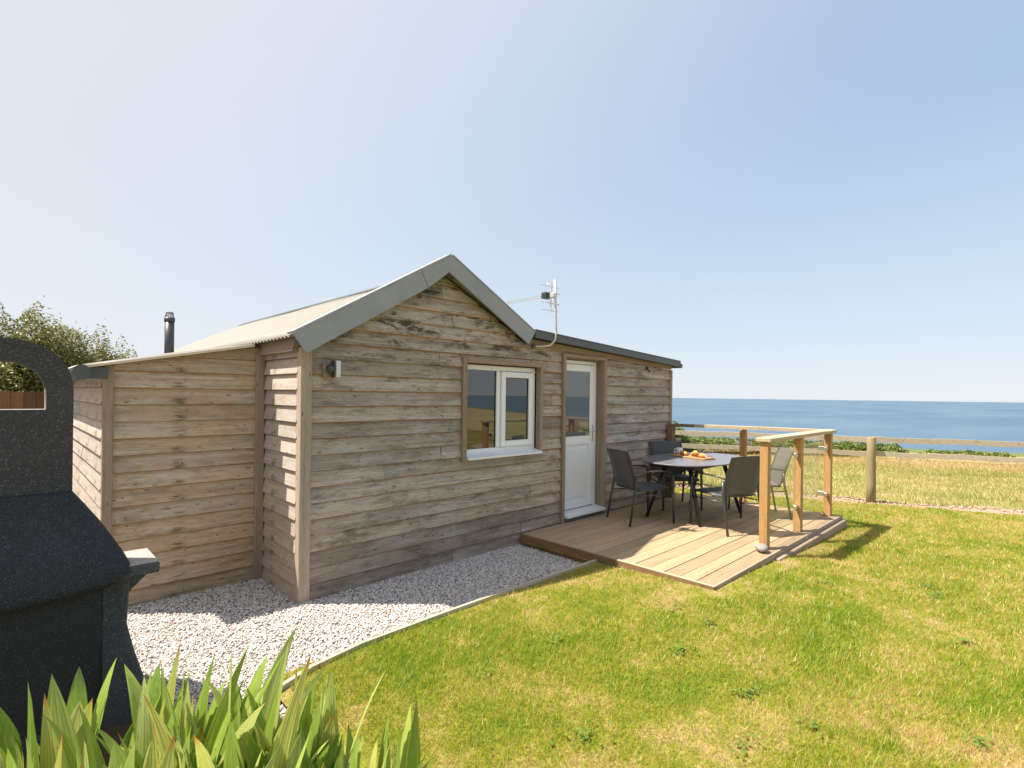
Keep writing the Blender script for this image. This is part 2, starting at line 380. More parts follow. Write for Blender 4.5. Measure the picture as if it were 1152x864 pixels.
M['slab'] = concrete('pale_concrete_slab', (.27, .24, .22), (.36, .33, .30), .1)
M['hearth_black'] = concrete('black_hearth_front', (.014, .015, .016), (.034, .036, .037), .5)

# ground materials -------------------------------------------------
def patch(g, P):
    """0 = lush, 1 = dry: the same map colours the turf and its blades"""
    a = g.noise(P, .55, 4, .6, .4); b = g.noise(P, 2.6, 4, .65); c = g.noise(P, 11., 4, .65)
    return g.math('ADD', g.math('ADD', g.math('MULTIPLY', a, .40), g.math('MULTIPLY', b, .36)), g.math('MULTIPLY', c, .25))
def lawnbase():
    g = N('lawn_turf'); P = g.obj(); f = patch(g, P); n = g.noise(P, 60, 4, .7)
    c = g.ramp(f, [(.42, (.15, .18, .015)), (.5, (.26, .25, .03)), (.56, (.42, .31, .12)), (.64, (.50, .36, .20))])
    c = g.mix(g.sstep(n, .35, .65, .55, 0), c, (.06, .06, .02))
    g.pbr(c, .95, g.bump(n, .6, .02), spec=.1); return g.m
M['lawn'] = lawnbase()
def bladem(name, stops, tr=.45, usepatch=True, vr=.28):
    g = N(name); P = g.obj(); r = g.attr()
    if usepatch: f = g.math('ADD', patch(g, P), g.math('MULTIPLY', g.math('SUBTRACT', r, .5), vr))
    else:
        f = g.math('ADD', g.math('MULTIPLY', g.noise(P, .35, 4, .6), .7), g.math('MULTIPLY', r, .3)); x = g.xyz(P)
        sd_ = g.math('SUBTRACT', g.math('ADD', x[0], g.math('MULTIPLY', x[1], .47)), 11.42)
        f = g.math('ADD', f, g.sstep(g.math('ADD', sd_, g.math('MULTIPLY', g.noise(P, .3, 3), 4.)), 9.5, 12.5, 0, .15))
    c = g.ramp(f, stops)
    d = g.n('ShaderNodeBsdfDiffuse'); t = g.n('ShaderNodeBsdfTranslucent'); g.l(c, d.inputs[0]); g.l(c, t.inputs[0])
    gl = g.n('ShaderNodeBsdfGlossy'); gl.inputs['Roughness'].default_value = .45
    m = g.n('ShaderNodeMixShader'); m.inputs[0].default_value = tr; g.l(d.outputs[0], m.inputs[1]); g.l(t.outputs[0], m.inputs[2])
    m2 = g.n('ShaderNodeMixShader'); m2.inputs[0].default_value = .04; g.l(m.outputs[0], m2.inputs[1]); g.l(gl.outputs[0], m2.inputs[2])
    g.l(m2.outputs[0], g.out.inputs[0]); return g.m
M['blade'] = bladem('lawn_blades', [(.39, (.18, .31, .012)), (.47, (.35, .44, .02)), (.535, (.51, .48, .05)), (.61, (.66, .47, .18))])
M['fblade'] = bladem('field_grass_blades', [(.30, (.20, .25, .03)), (.45, (.33, .34, .065)), (.56, (.43, .37, .11)), (.7, (.50, .36, .16))], usepatch=False)
def fieldbase():
    g = N('field_ground'); P = g.obj(); x = g.xyz(P); n = g.noise(P, 1.2, 5, .65); n2 = g.noise(P, 25, 4, .7)
    s_ = g.math('SUBTRACT', g.math('ADD', x[0], g.math('MULTIPLY', x[1], .47)), 11.42)
    c = g.ramp(n, [(.35, (.26, .27, .09)), (.55, (.40, .33, .14)), (.7, (.48, .35, .2))])
    far = g.math('ADD', s_, g.math('MULTIPLY', g.math('SUBTRACT', g.noise(P, .25, 3), .5), 5.))
    c = g.mix(g.sstep(far, 7.5, 9.5), c, (.40, .29, .15))
    soil = g.math('ADD', s_, g.math('MULTIPLY', g.math('SUBTRACT', g.noise(P, 2.5, 3), .5), .5))
    c = g.mix(g.sstep(soil, .36, .2), c, g.mix(n2, (.26, .18, .12), (.50, .36, .26)))
    c = g.mix(g.sstep(s_, 14.5, 17.), c, (.15, .17, .06))
    g.pbr(c, .95, g.bump(n2, .6, .03), spec=.1); return g.m
M['field'] = fieldbase()
def gravelbase():
    g = N('gravel_bed'); P = g.obj(); v = g.voro(P, 75, out='Color'); d = g.voro(P, 75)
    c = g.mix(g.xyz(v)[0], (.28, .25, .22), (.55, .51, .47)); c = g.mix(g.sstep(d, .35, .6, 0, .8), c, (.09, .08, .07))
    g.pbr(c, .9, g.bump(d, -.8, .01)); return g.m
M['gbase'] = gravelbase()
def stonem():
    g = N('gravel_chippings'); r = g.attr(); P = g.obj()
    c = g.ramp(r, [(.0, (.30, .27, .25)), (.25, (.48, .425, .38)), (.5, (.64, .56, .50)), (.75, (.72, .66, .60)), (1., (.80, .77, .73))])
    n = g.noise(P, 90, 3); c = g.mix(g.sstep(n, .5, .75, 0, .35), c, (.4, .33, .27))
    g.pbr(c, .8, spec=.3); return g.m
M['stone'] = stonem()
def clodm():
    g = N('dry_earth_clods'); r = g.attr(); g.pbr(g.ramp(r, [(0., (.22, .14, .09)), (.5, (.40, .28, .19)), (1., (.54, .42, .31))]), .95, spec=.1); return g.m
M['clod'] = clodm()
def soilm():
    g = N('flower_bed_soil'); P = g.obj(); n = g.noise(P, 14, 6, .7); n2 = g.noise(P, 90, 3, .7)
    g.pbr(g.mix(n, (.05, .035, .022), (.17, .12, .08)), .95, g.bump(g.math('ADD', n, n2), .9, .03), spec=.1); return g.m
M['soil'] = soilm()
def seam():
    g = N('sea_water'); P = g.obj(); n = g.noise(g.mapping(P, (.02, .045, .02), rot=(0, 0, .6)), 1., 6, .62)
    n3 = g.noise(g.mapping(P, (.0012, .0035, .001), rot=(0, 0, .9)), 1., 5, .6)
    c = g.mix(g.sstep(n3, .35, .65), (.062, .115, .172), (.093, .155, .212))
    g.pbr(c, .5, g.bump(n, .6, 3.), spec=.35); return g.m
M['sea'] = seam()
def leafm(name, a, b, c3, tr=.3, rough=.45):
    g = N(name); r = g.attr(); P = g.obj(); n = g.noise(P, 1.6, 4, .6)
    c = g.ramp(g.math('ADD', g.math('MULTIPLY', r, .6), g.math('MULTIPLY', n, .4)), [(.25, a), (.5, b), (.75, c3)])
    p = g.pbr(c, rough, spec=.3); t = g.n('ShaderNodeBsdfTranslucent'); g.l(c, t.inputs[0])
    m = g.n('ShaderNodeMixShader'); m.inputs[0].default_value = tr; g.l(p.outputs[0], m.inputs[1]); g.l(t.outputs[0], m.inputs[2]); g.l(m.outputs[0], g.out.inputs[0]); return g.m
M['hedge'] = leafm('hedge_leaves', (.07, .10, .02), (.20, .21, .05), (.42, .38, .13), .3)
M['gorse'] = leafm('low_hedge_leaves', (.07, .11, .02), (.16, .21, .04), (.34, .35, .09), .25)
M['weed'] = leafm('clover_leaves', (.13, .20, .03), (.20, .29, .05), (.28, .36, .08), .3)
def swordm():
    g = N('sword_leaf'); r = g.attr(); P = g.obj()
    uvx = g.n('ShaderNodeAttribute', attribute_name='vpos').outputs['Fac']
    n = g.noise(g.mapping(P, (70, 70, 3)), 1., 3, .6)
    c = g.ramp(r, [(.0, (.20, .36, .03)), (.35, (.40, .52, .08)), (.75, (.62, .67, .22)), (1., (.72, .66, .14))])
    c = g.mix(g.math('MULTIPLY', g.sstep(n, .4, .7), .35), c, (.55, .60, .26))
    up_ = g.n('ShaderNodeAttribute', attribute_name='upos').outputs['Fac']
    rb = g.math('PINGPONG', up_, .16); c = g.mix(g.sstep(rb, .02, .11, .32, 0), c, (.12, .2, .02))
    rb2 = g.math('PINGPONG', up_, .045); c = g.mix(g.sstep(rb2, .0, .03, .25, 0), c, (.10, .18, .02))
    sp = g.noise(P, 45, 4, .7); c = g.mix(g.sstep(sp, .62, .72, 0, .5), c, (.50, .46, .14))
    tip = g.math('MULTIPLY', g.sstep(uvx, .9, 1.), g.sstep(r, .82, .92))
    c = g.mix(tip, c, (.5, .2, .04))
    p = g.pbr(c, .42, spec=.4); t = g.n('ShaderNodeBsdfTranslucent'); g.l(c, t.inputs[0])
    m = g.n('ShaderNodeMixShader'); m.inputs[0].default_value = .38; g.l(p.outputs[0], m.inputs[1]); g.l(t.outputs[0], m.inputs[2]); g.l(m.outputs[0], g.out.inputs[0]); return g.m
M['sword'] = swordm()
M['headland'] = plain('distant_headland', (.10, .13, .09), .9, var=.3, vs_=.02)

# ------------------------------------------------------------------ terrain
def S(x, y): return x + .47*y - 11.42            # signed distance-like value past the fence line
def zl(x, y):
    return .055 + .060*np.exp(-(((np.asarray(x)-4.4)/1.5)**2+((np.asarray(y)-1.8)/.95)**2)) - .0175*np.clip(np.asarray(x)-4, 0, 7) + .006*np.sin(np.asarray(x)*1.7+np.asarray(y)*.6)*np.cos(np.asarray(y)*1.3)
def zf(x, y):
    s = S(np.asarray(x, dtype=float), np.asarray(y, dtype=float))
    z = zl(np.minimum(x, 11), y) - .02*np.clip(s, 0, 30) + .05*np.exp(-((s-.12)/.16)**2)*(.6+.4*np.sin(np.asarray(y)*3.1)) + .02*np.sin(np.asarray(x)*.9)*np.sin(np.asarray(y)*.7)
    return z - 42*np.clip((s-19)/22, 0, 1)**1.3
def gridmesh(name, xs, ys, zfun, keep, mat):
    X, Y = np.meshgrid(xs, ys); Z = zfun(X, Y); V = np.stack([X, Y, Z], -1).reshape(-1, 3); nx = len(xs)
    i, j = np.meshgrid(np.arange(len(xs)-1), np.arange(len(ys)-1)); cx = (X[:-1, :-1]+X[1:, 1:])/2; cy = (Y[:-1, :-1]+Y[1:, 1:])/2
    k = keep(cx, cy); a = (j*nx+i)[k]
    F = np.stack([a, a+1, a+1+nx, a+nx], -1)
    used = np.unique(F); mp = np.zeros(len(V), dtype=int); mp[used] = np.arange(len(used))
    return fastmesh(name, V[used], mp[F], mat, smooth=True)
xs = np.unique(np.concatenate([np.arange(-120, -12, 6.), np.arange(-12, 9.4, .6), np.arange(9.4, 14, .1), np.arange(14, 62, .5)]))
ys = np.unique(np.concatenate([np.arange(-150, -12, 5.), np.arange(-12, 16, .2), np.arange(16, 120, 4.)]))
def zground(x, y):
    s = S(x, y); return np.where(s > -1.2, zf(x, y) - .10*np.clip(-s*3-.6, 0, 1), -.07)
structure(gridmesh('ground', xs, ys, zground, lambda x, y: x > -1e9, M['field']))
def lawn_keep(x, y):
    return (S(x, y) < .12) & ~((x < 4.13) & (y > 3.04)) & ~((x < 1.05) & (y > .9)) & ~((x < 7.9) & (y > 4.04))
structure(gridmesh('lawn', np.round(np.arange(-8.03, 19, .09), 4), np.round(np.arange(-13.97, 17, .09), 4), zl, lawn_keep, M['lawn']))
# gravel bed and soil bed
mb = MB(); mb.face([(-6, .2, 0), (4.3, .2, 0), (4.3, 12, 0), (-6, 12, 0)]); structure(mb.build('gravel_bed', M['gbase']))
def zs(x, y): return .012 + .02*np.sin(x*5)*np.sin(y*4.2) + .015
mb = None
structure(gridmesh('flower_bed', np.arange(-3, 1.34, .06), np.arange(.3, 3.5, .06), zs, lambda x, y: (y < 2.72+.1*np.sin(x*4)+.45*(x < .5)) & (x < 1.27-.25*np.clip(y-1.6, 0, 1)), M['soil']))
# sea
mb = MB(); mb.face([(-60000, -60000, -40), (60000, -60000, -40), (60000, 60000, -40), (-60000, 60000, -40)]); structure(mb.build('sea', M['sea']))
# far headland across the bay (shows only as a line in the window)
hx = np.linspace(0, 1, 60); V = []; F = []
for i, t in enumerate(hx):
    x = 2500+5200*t; y = -9000+700*math.sin(t*5); h = 110*math.sin(math.pi*t)**.6*(.7+.3*math.sin(t*17))
    V += [(x, y, -41), (x, y-300, -40+h), (x, y-1400, -41)]
    if i: a = 3*(i-1); F += [(a, a+3, a+4, a+1), (a+1, a+4, a+5, a+2)]
structure(fastmesh('headland', V, F, M['headland']))

# ------------------------------------------------------------------ CABIN
HX0, HX1, HY = 1.75, 7.50, 4.12
cabin = thing('timber_cabin', 'single storey cabin clad in weathered grey timber boards with corrugated pitched roof', 'cabin', (HX0, HY, 0), world=True)

def interp(pts, u):
    for (a, za), (b, zb) in zip(pts, pts[1:]):
        if u <= b+1e-9: return za + (zb-za)*(u-a)/(b-a)
    return pts[-1][1]
def board_wall(o, u, n, prof, openings=(), h=.13, seed=1, jit=.004, z_lo=0., joint=2.4):
    rr = random.Random(seed); mb = MB(); o = Vector((*o, 0)); u = Vector((*u, 0)); n = Vector((*n, 0)); L = prof[-1][0]
    top = lambda s_: interp(prof, s_); zmax = max(p[1] for p in prof); row = 0
    while row*h < zmax:
        z0 = max(row*h, z_lo); z1 = row*h+h; br = {0., L}
        js = []; c = rr.uniform(.5, joint)
        while c < L-.3: js.append(c); c += rr.uniform(joint*.7, joint*1.5)
        br |= set(js) | {p[0] for p in prof}
        for (a, b, c0, c1) in openings: br |= {a, b}
        for (a, za), (b, zb) in zip(prof, prof[1:]):
            for z in (z0, z1):
                if (za-z)*(zb-z) < 0: br.add(a+(b-a)*(z-za)/(zb-za))
        br = sorted(br); bi = -1; cur = None
        tilt = rr.uniform(-.002, .002)
        for a, b in zip(br, br[1:]):
            if b-a < 1e-4: continue
            k = sum(1 for j in js if j <= a+1e-6)
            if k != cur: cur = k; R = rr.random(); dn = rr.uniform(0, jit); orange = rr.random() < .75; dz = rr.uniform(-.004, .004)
            mid = (a+b)/2
            ta, tb = min(z1, top(a)), min(z1, top(b))
            if max(ta, tb) <= z0+.001: continue
            iv = [(z0, ta, tb)]
            for (oa, ob, c0, c1) in openings:
                if oa-1e-6 <= mid <= ob+1e-6:
                    new = []
                    for (lo, pa, pb) in iv:
                        if c0 > lo: new.append((lo, min(pa, c0), min(pb, c0)))
                        if c1 < max(pa, pb): new.append((max(lo, c1), pa, pb))
                    iv = [q for q in new if max(q[1], q[2]) > q[0]+.002]
            def D(z): return .004 + dn + .024*(1-(z-row*h)/h)
            g = .0015 if any(abs(a-j) < 1e-6 for j in js) else 0; g2 = .0015 if any(abs(b-j) < 1e-6 for j in js) else 0
            P = lambda s_, z, d: o + u*s_ + n*d + Vector((0, 0, z))
            for lo, pa, pb in iv:
                aa, bb = a+g, b-g2
                if abs(lo-row*h) < 1e-6:
                    zz = lo+.006
                    pa2, pb2 = max(pa, zz), max(pb, zz)
                    mb.face([P(aa, lo, -.002), P(bb, lo, -.002), P(bb, lo+dz*0, D(lo)-.008), P(aa, lo, D(lo)-.008)], 1, R)
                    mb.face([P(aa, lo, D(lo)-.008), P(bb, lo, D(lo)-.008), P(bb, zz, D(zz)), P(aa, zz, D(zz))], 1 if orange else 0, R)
                    lo = zz
                else: pa2, pb2 = pa, pb
                mb.face([P(aa, lo, D(lo)), P(bb, lo, D(lo)), P(bb, pb2, D(pb2)), P(aa, pa2, D(pa2))], 0, R)
        row += 1
    return mb
GP = [(0, 2.02), (1.30, 2.835), (2.50, 2.24), (5.75, 2.10)]      # top of the gable wall
WIN = (3.36-HX0, 4.44-HX0, 1.045, 2.0); DOOR = (4.90-HX0, 5.69-HX0, .17, 2.15)
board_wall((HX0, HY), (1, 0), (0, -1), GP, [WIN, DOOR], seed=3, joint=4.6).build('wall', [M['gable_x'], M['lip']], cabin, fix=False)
board_wall((1.70, 4.93), (0, -1), (-1, 0), [(0, 2.06), (.78, 2.06)], seed=5).build('wall', [M['side_y'], M['lipy']], cabin, fix=False)
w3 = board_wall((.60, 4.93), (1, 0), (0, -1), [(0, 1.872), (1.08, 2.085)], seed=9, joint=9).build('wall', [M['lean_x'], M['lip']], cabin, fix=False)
w3['label'] = 'honey brown board wall of the set back side extension'
board_wall((.56, 8.2), (0, -1), (-1, 0), [(0, 1.83), (3.25, 1.83)], seed=12).build('wall', [M['side_y'], M['lipy']], cabin, fix=False)
board_wall((7.50, 4.14), (0, 1), (1, 0), [(0, 2.1), (5.9, 2.1)], seed=15).build('wall', [M['side_y'], M['lipy']], cabin, fix=False)
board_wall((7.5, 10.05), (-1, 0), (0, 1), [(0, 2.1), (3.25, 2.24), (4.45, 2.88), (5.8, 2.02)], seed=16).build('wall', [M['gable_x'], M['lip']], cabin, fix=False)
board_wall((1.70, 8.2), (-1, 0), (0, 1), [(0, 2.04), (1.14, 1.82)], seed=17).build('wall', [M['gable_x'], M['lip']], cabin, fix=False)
board_wall((1.70, 10.05), (0, -1), (-1, 0), [(0, 2.05), (1.85, 2.05)], seed=18).build('wall', [M['side_y'], M['lipy']], cabin, fix=False)
# inner core that keeps the inside dark behind window and door openings
def post(name, a, b, m, parent=cabin, bev=.004, r=.5):
    mb = MB(); mb.box(a, b, 0, r, bev); return mb.build(name, m, parent)
post('corner_post', (1.675, 4.075, -.01), (1.765, 4.165, 2.03), M['trim_pale'])
post('corner_post', (.535, 4.885, -.01), (.60, 4.95, 1.86), M['trim_z'])
post('corner_post', (1.61, 4.87, -.01), (1.68, 4.928, 2.06), M['trim_z'])
post('corner_post', (7.46, 4.085, -.01), (7.53, 4.15, 2.10), M['trim_z'])

# roof: left slope, lean-to, right slope and low right roof
RIDGE = (3.05, 2.862); EL = (1.575, 2.105)
def corrugated(p0, p1, y0, y1, m, name='roof', pitch=.076, amp=.009, seed=0):
    n = int((y1-y0)/pitch*8); yy = np.linspace(y0, y1, n); dx, dz = p1[0]-p0[0], p1[1]-p0[1]; L = math.hypot(dx, dz); nx, nz = -dz/L, dx/L
    wv = amp*np.sin(2*np.pi*yy/pitch); V = []; K = 7
    for k in range(K):
        t = k/(K-1); jy = .0
        for th in (0,):
            V.append(np.stack([p0[0]+dx*t+nx*wv, yy+jy, p0[1]+dz*t+nz*wv+.004*np.sin(yy*2.3+k)], -1))
    V = np.concatenate(V); F = []
    a = np.arange(n-1)
    F = np.concatenate([np.stack([k*n+a, k*n+a+1, (k+1)*n+a+1, (k+1)*n+a], -1) for k in range(K-1)])
    o = fastmesh(name, V, F, m, parent=cabin, smooth=True)
    s_ = o.modifiers.new('s', 'SOLIDIFY'); s_.thickness = .004; s_.offset = 0; return o
roofL = corrugated(EL, RIDGE, 3.985, 10.15, M['roof'])
corrugated((.43, 1.855), (1.60, 2.095), 4.84, 8.35, M['roof'])
corrugated((4.30, 2.345), RIDGE, 3.985, 10.15, M['roof'])
mb = MB(); mb.prism([(4.2, 3.99, 2.335), (7.53, 3.99, 2.177), (7.53, 3.99, 2.217), (4.2, 3.99, 2.375)], (0, 6.15, 0)); mb.build('roof', M['felt'], cabin)
# eave soffit timbers closing the gap above the walls
mb = MB(); mb.prism([(1.62, 4.13, 2.0), (1.70, 4.13, 2.0), (1.70, 4.13, 2.17), (1.66, 4.13, 2.14)], (0, 5.9, 0)); mb.build('eave_board', M['trim_x'], cabin)
# drip edge of front sheet of the side roof, its light painted in
mb = MB(); mb.prism([(.43, 4.828, 1.832), (1.575, 4.828, 2.068), (1.575, 4.828, 2.088), (.43, 4.828, 1.850)], (0, .014, 0)); mb.build('roof_edge', M['lit_edge'], cabin)
# ridge cap
mb = MB()
mb.prism([(2.99, 3.985, 2.842), (3.05, 3.985, 2.876), (3.17, 3.985, 2.815), (3.17, 3.985, 2.827), (3.05, 3.985, 2.892), (2.99, 3.985, 2.854)], (0, 5.9, 0)); mb.build('ridge_cap', M['darktrim'], cabin)
# bargeboards
def barge(p, q, th, y=3.955, cutp=0., cutq=0., m='barge', name='bargeboard', lip=.05):
    """folded sheet: face on the gable and a lip on the roof"""
    (x0, z0), (x1, z1) = p, q; mb = MB(); dx, dz = x1-x0, z1-z0; L = math.hypot(dx, dz); nx, nz = dz/L, -dx/L
    if nz > 0: nx, nz = -nx, -nz
    mb.prism([(x0, y, z0), (x1, y, z1), (x1+nx*th+cutq, y, z1+nz*th), (x0+nx*th+cutp, y, z0+nz*th)], (0, .022, 0))
    mb.prism([(x0-nx*.003, y-.002, z0-nz*.003), (x1-nx*.003, y-.002, z1-nz*.003), (x1-nx*.018, y-.002, z1-nz*.018), (x0-nx*.018, y-.002, z0-nz*.018)], (0, .11, 0))
    return mb.build(name, M[m], cabin)
barge((1.565, 2.118), (2.70, 2.79), .165, cutp=.02)
barge((2.706, 2.7935), (3.05, 2.997), .165, cutq=-.085)
barge((3.052, 2.997), (4.225, 2.375), .155, y=3.957, cutp=.0, cutq=-.03)
mb = MB(); mb.box((3.035, 3.952, 2.80), (3.065, 3.956, 2.99)); 
barge((4.235, 2.395), (7.545, 2.225), .075, y=3.96, m='darktrim', name='roof_edge')
mb = MB(); mb.tube([(7.555, 3.95, 2.165), (7.555, 10.1, 2.165)], .035, 10); mb.build('gutter', M['darktrim'], cabin)
mb = MB(); mb.tube([(.405, 4.80, 1.80), (.405, 8.3, 1.80)], .055, 10); mb.build('gutter', M['darktrim'], cabin)
mb = MB(); mb.box((.44, 4.86, 1.755), (.56, 4.90, 1.845), 0, 0, .004); mb.build('gutter_bracket', M['darktrim'], cabin)
# verge board under right low roof
mb = MB(); mb.prism([(4.22, 4.086, 2.24), (7.49, 4.086, 2.105), (7.49, 4.086, 2.17), (4.22, 4.086, 2.32)], (0, .02, 0), 0, .3); mb.build('eave_board', M['trim_x'], cabin)

# window
wf = MB(); x0, x1, z0, z1 = 3.30, 4.49, 1.0, 2.05
wf.box((x0, 4.065, z0), (3.355, 4.14, z1), 0, .3, .003); wf.box((4.445, 4.065, z0+.03), (x1, 4.14, z1), 0, .6, .003)
wf.box((3.357, 4.062, 1.998), (4.443, 4.14, z1), 1, .4, .003)
win = MB()
win.box((3.358, 4.15, 1.05), (3.41, 4.21, 1.99), 0, 0, .006); win.box((4.385, 4.15, 1.05), (4.44, 4.21, 1.99), 0, 0, .006)
win.box((3.411, 4.15, 1.935), (4.384, 4.21, 1.99), 0, 0, .006); win.box((3.411, 4.15, 1.05), (4.384, 4.21, 1.105), 0, 0, .006)
win.box((3.83, 4.148, 1.106), (3.885, 4.21, 1.934), 0, 0, .006)
wo_ = win.build('window', M['upvc'], cabin)
wf.build('frame', [M['trim_z'], M['trim_x']], cabin).parent = wo_
sh = MB(); sx0, sx1, sz0, sz1 = 3.887, 4.383, 1.108, 1.932
for a, b in (((sx0, 4.128, sz0), (sx0+.065, 4.165, sz1)), ((sx1-.065, 4.128, sz0), (sx1, 4.165, sz1)), ((sx0+.066, 4.128, sz1-.065), (sx1-.066, 4.165, sz1)), ((sx0+.066, 4.128, sz0), (sx1-.066, 4.165, sz0+.065))): sh.box(a, b, 0, 0, .006)
so = sh.build('sash', M['upvc'], cabin); so.parent = wo_
gb = MB(); gb.box((3.405, 4.17, 1.1), (3.835, 4.19, 1.94)); o = gb.build('pane', M['glass'], cabin); o.parent = wo_
gb = MB(); gb.box((3.945, 4.152, 1.168), (4.322, 4.175, 1.872)); o = gb.build('pane', M['glass'], cabin); o.parent = wo_
gk = MB()
for a, b in (((3.411, 4.163, 1.106), (3.417, 4.1695, 1.934)), ((3.823, 4.163, 1.106), (3.829, 4.1695, 1.934)), ((3.953, 4.145, 1.174), (3.958, 4.1515, 1.866)), ((4.31, 4.145, 1.174), (4.316, 4.1515, 1.866)), ((3.959, 4.145, 1.861), (4.309, 4.1515, 1.866)), ((3.959, 4.145, 1.174), (4.309, 4.1515, 1.179))): gk.box(a, b)
o = gk.build('gasket', M['gasket'], cabin); o.parent = wo_
sl = MB(); sl.prism([(3.357, 4.03, 1.012), (3.357, 4.03, 1.034), (3.357, 4.148, 1.062), (3.357, 4.148, 1.012)], (1.095, 0, 0)); o = sl.build('sill', M['upvc'], cabin); o.parent = wo_
# orange run-off stain timber under sill
# door
dr = MB()
dr.box((4.925, 4.19, .20), (4.955, 4.26, 2.13), 0, 0, .005); dr.box((5.62, 4.19, .20), (5.68, 4.26, 2.13), 0, 0, .005); dr.box((4.956, 4.19, 2.085), (5.619, 4.26, 2.13), 0, 0, .005)
do = dr.build('door', M['upvc'], cabin)
df = MB()
df.box((4.85, 4.06, .13), (4.90, 4.15, 2.19), 0, .35, .003); df.box((5.69, 4.06, .16), (5.745, 4.15, 2.19), 0, .7, .003); df.box((4.902, 4.062, 2.145), (5.688, 4.15, 2.19), 1, .4, .003)
df.box((4.885, 4.12, .17), (4.922, 4.27, 2.14), 0, .2); df.box((5.685, 4.12, .17), (5.72, 4.27, 2.14), 0, .2); df.box((4.92, 4.13, 2.135), (5.69, 4.27, 2.16), 1, .2)
o = df.build('frame', [M['trim_z'], M['trim_x']], cabin); o.parent = do
lf = MB(); a0, a1, b0, b1 = 4.958, 5.617, .245, 2.08
lf.box((a0, 4.175, b0), (a0+.075, 4.225, b1), 0, 0, .006); lf.box((a1-.09, 4.175, b0), (a1, 4.225, b1), 0, 0, .006)
lf.box((a0+.076, 4.175, b1-.09), (a1-.091, 4.225, b1), 0, 0, .006); lf.box((a0+.076, 4.175, b0), (a1-.091, 4.225, b0+.09), 0, 0, .006)
lf.box((a0+.076, 4.175, 1.05), (a1-.091, 4.225, 1.16), 0, 0, .006)
lf.box((a0+.075, 4.195, b0+.085), (a1-.085, 4.215, 1.06)); lf.box((a0+.115, 4.185, b0+.13), (a1-.13, 4.2, 1.01), 0, 0, .006)
o = lf.build('door_leaf', M['upvc'], cabin); o.parent = do
gb = MB(); gb.box((a0+.07, 4.19, 1.155), (a1-.085, 4.21, b1-.085)); o = gb.build('pane', M['doorglass'], cabin); o.parent = do
hd = MB(); hd.box((5.555, 4.163, 1.08), (5.585, 4.176, 1.30), 0, 0, .004); hd.tube([(5.57, 4.165, 1.22), (5.57, 4.135, 1.22), (5.56, 4.13, 1.22), (5.46, 4.13, 1.22)], .009, 8)
o = hd.build('handle', M['chrome'], cabin); o.parent = do
sl = MB(); sl.prism([(4.903, 4.02, .185), (4.903, 4.02, .21), (4.903, 4.19, .235), (4.903, 4.19, .185)], (.785, 0, 0)); o = sl.build('sill', M['upvc'], cabin); o.parent = do
th = MB(); th.box((4.903, 4.05, .132), (5.688, 4.20, .183)); th.box((4.95, 4.19, .19), (5.62, 4.24, .243)); o = th.build('threshold', M['darktrim'], cabin); o.parent = do
# unseen black box that only keeps the inside dark
core = MB(); core.box((1.9, 4.30, .05), (7.35, 9.9, 1.95)); core.build('dark_core', M['gasket'], cabin)
# flue
fl = MB(); fx, fy = 1.42, 7.3
fl.tube([(fx, fy, 1.95), (fx, fy, 2.50)], .05, 20); fl.tube([(fx, fy, 2.50), (fx, fy, 2.545)], .056, 20)
fo = fl.build('flue', M['flue'], cabin)
cw = MB()
for k in range(8):
    an = k*math.pi/4; cw.tube([(fx+.047*math.cos(an), fy+.047*math.sin(an), 2.54), (fx+.035*math.cos(an), fy+.035*math.sin(an), 2.60)], .005, 5)
cw.lathe([(.0, 2.622), (.036, 2.614), (.042, 2.60), (.0, 2.597)], (fx, fy, 0), 16); o = cw.build('cowl', M['barge'], cabin); o.parent = fo
# little black hook high on right wall
hk = MB(); hk.box((6.745, 4.07, 2.075), (6.79, 4.105, 2.12), 0, 0, .004); hk.tube([(6.767, 4.08, 2.08), (6.767, 4.045, 2.055), (6.767, 4.04, 2.03)], .01, 6); hk.build('hook', M['gasket'], cabin)
mb = MB(); mb.box((4.47, 4.082, 2.075), (5.69-.85, 4.098, 2.10), 0, .8); 
# wall lamp
lamp = thing('wall_lamp', 'small pale box wall lamp on timber block near the cabin corner', 'lamp', (1.92, 4.09, 1.85), world=True)
mb = MB(); mb.box((1.85, 4.055, 1.795), (1.965, 4.096, 1.915), 0, .6, .003); mb.build('backplate', M['trim_x'], lamp)
mb = MB(); mb.box((1.92, 3.985, 1.80), (1.962, 4.054, 1.935), 0, 0, .006); mb.build('housing', M['lampwhite'], lamp)
mb = MB(); mb.tube([(1.914, 4.01, 1.868), (1.875, 4.01, 1.862), (1.862, 4.01, 1.86)], [.032, .038, .03], 14); mb.box((1.905, 3.985, 1.80), (1.9145, 4.05, 1.935)); mb.build('lens', M['lampdark'], lamp)

# aerial
ae = thing('tv_aerial', 'silver television aerial on bent mast above the low roof', 'aerial', (4.50, 4.07, 2.24), world=True)
mb = MB(); mb.tube([(4.33, 4.06, 2.235), (4.42, 4.03, 2.238), (4.51, 3.99, 2.255), (4.555, 3.96, 2.31), (4.56, 3.94, 2.40), (4.53, 3.93, 2.7), (4.515, 3.93, 3.0)], .0135, 10); mb.build('mast', M['galv'], ae)
mb = MB(); mb.box((4.30, 4.06, 2.21), (4.34, 4.093, 2.26), 0, 0, .003); mb.build('bracket', M['darktrim'], ae)
mb = MB(); mb.box((4.508, 3.95, 2.818), (4.522, 4.85, 2.832)); mb.box((4.485, 3.92, 2.80), (4.545, 3.98, 2.85), 0, 0, .004); mb.build('boom', M['alu'], ae)
mb = MB()
for k in range(13):
    y = 4.14+k*.056; L = .075-.002*k; mb.tube([(4.515-L, y, 2.838), (4.515+L, y, 2.838)], .0028, 5)
mb.build('director', M['alu'], ae)
mb = MB()
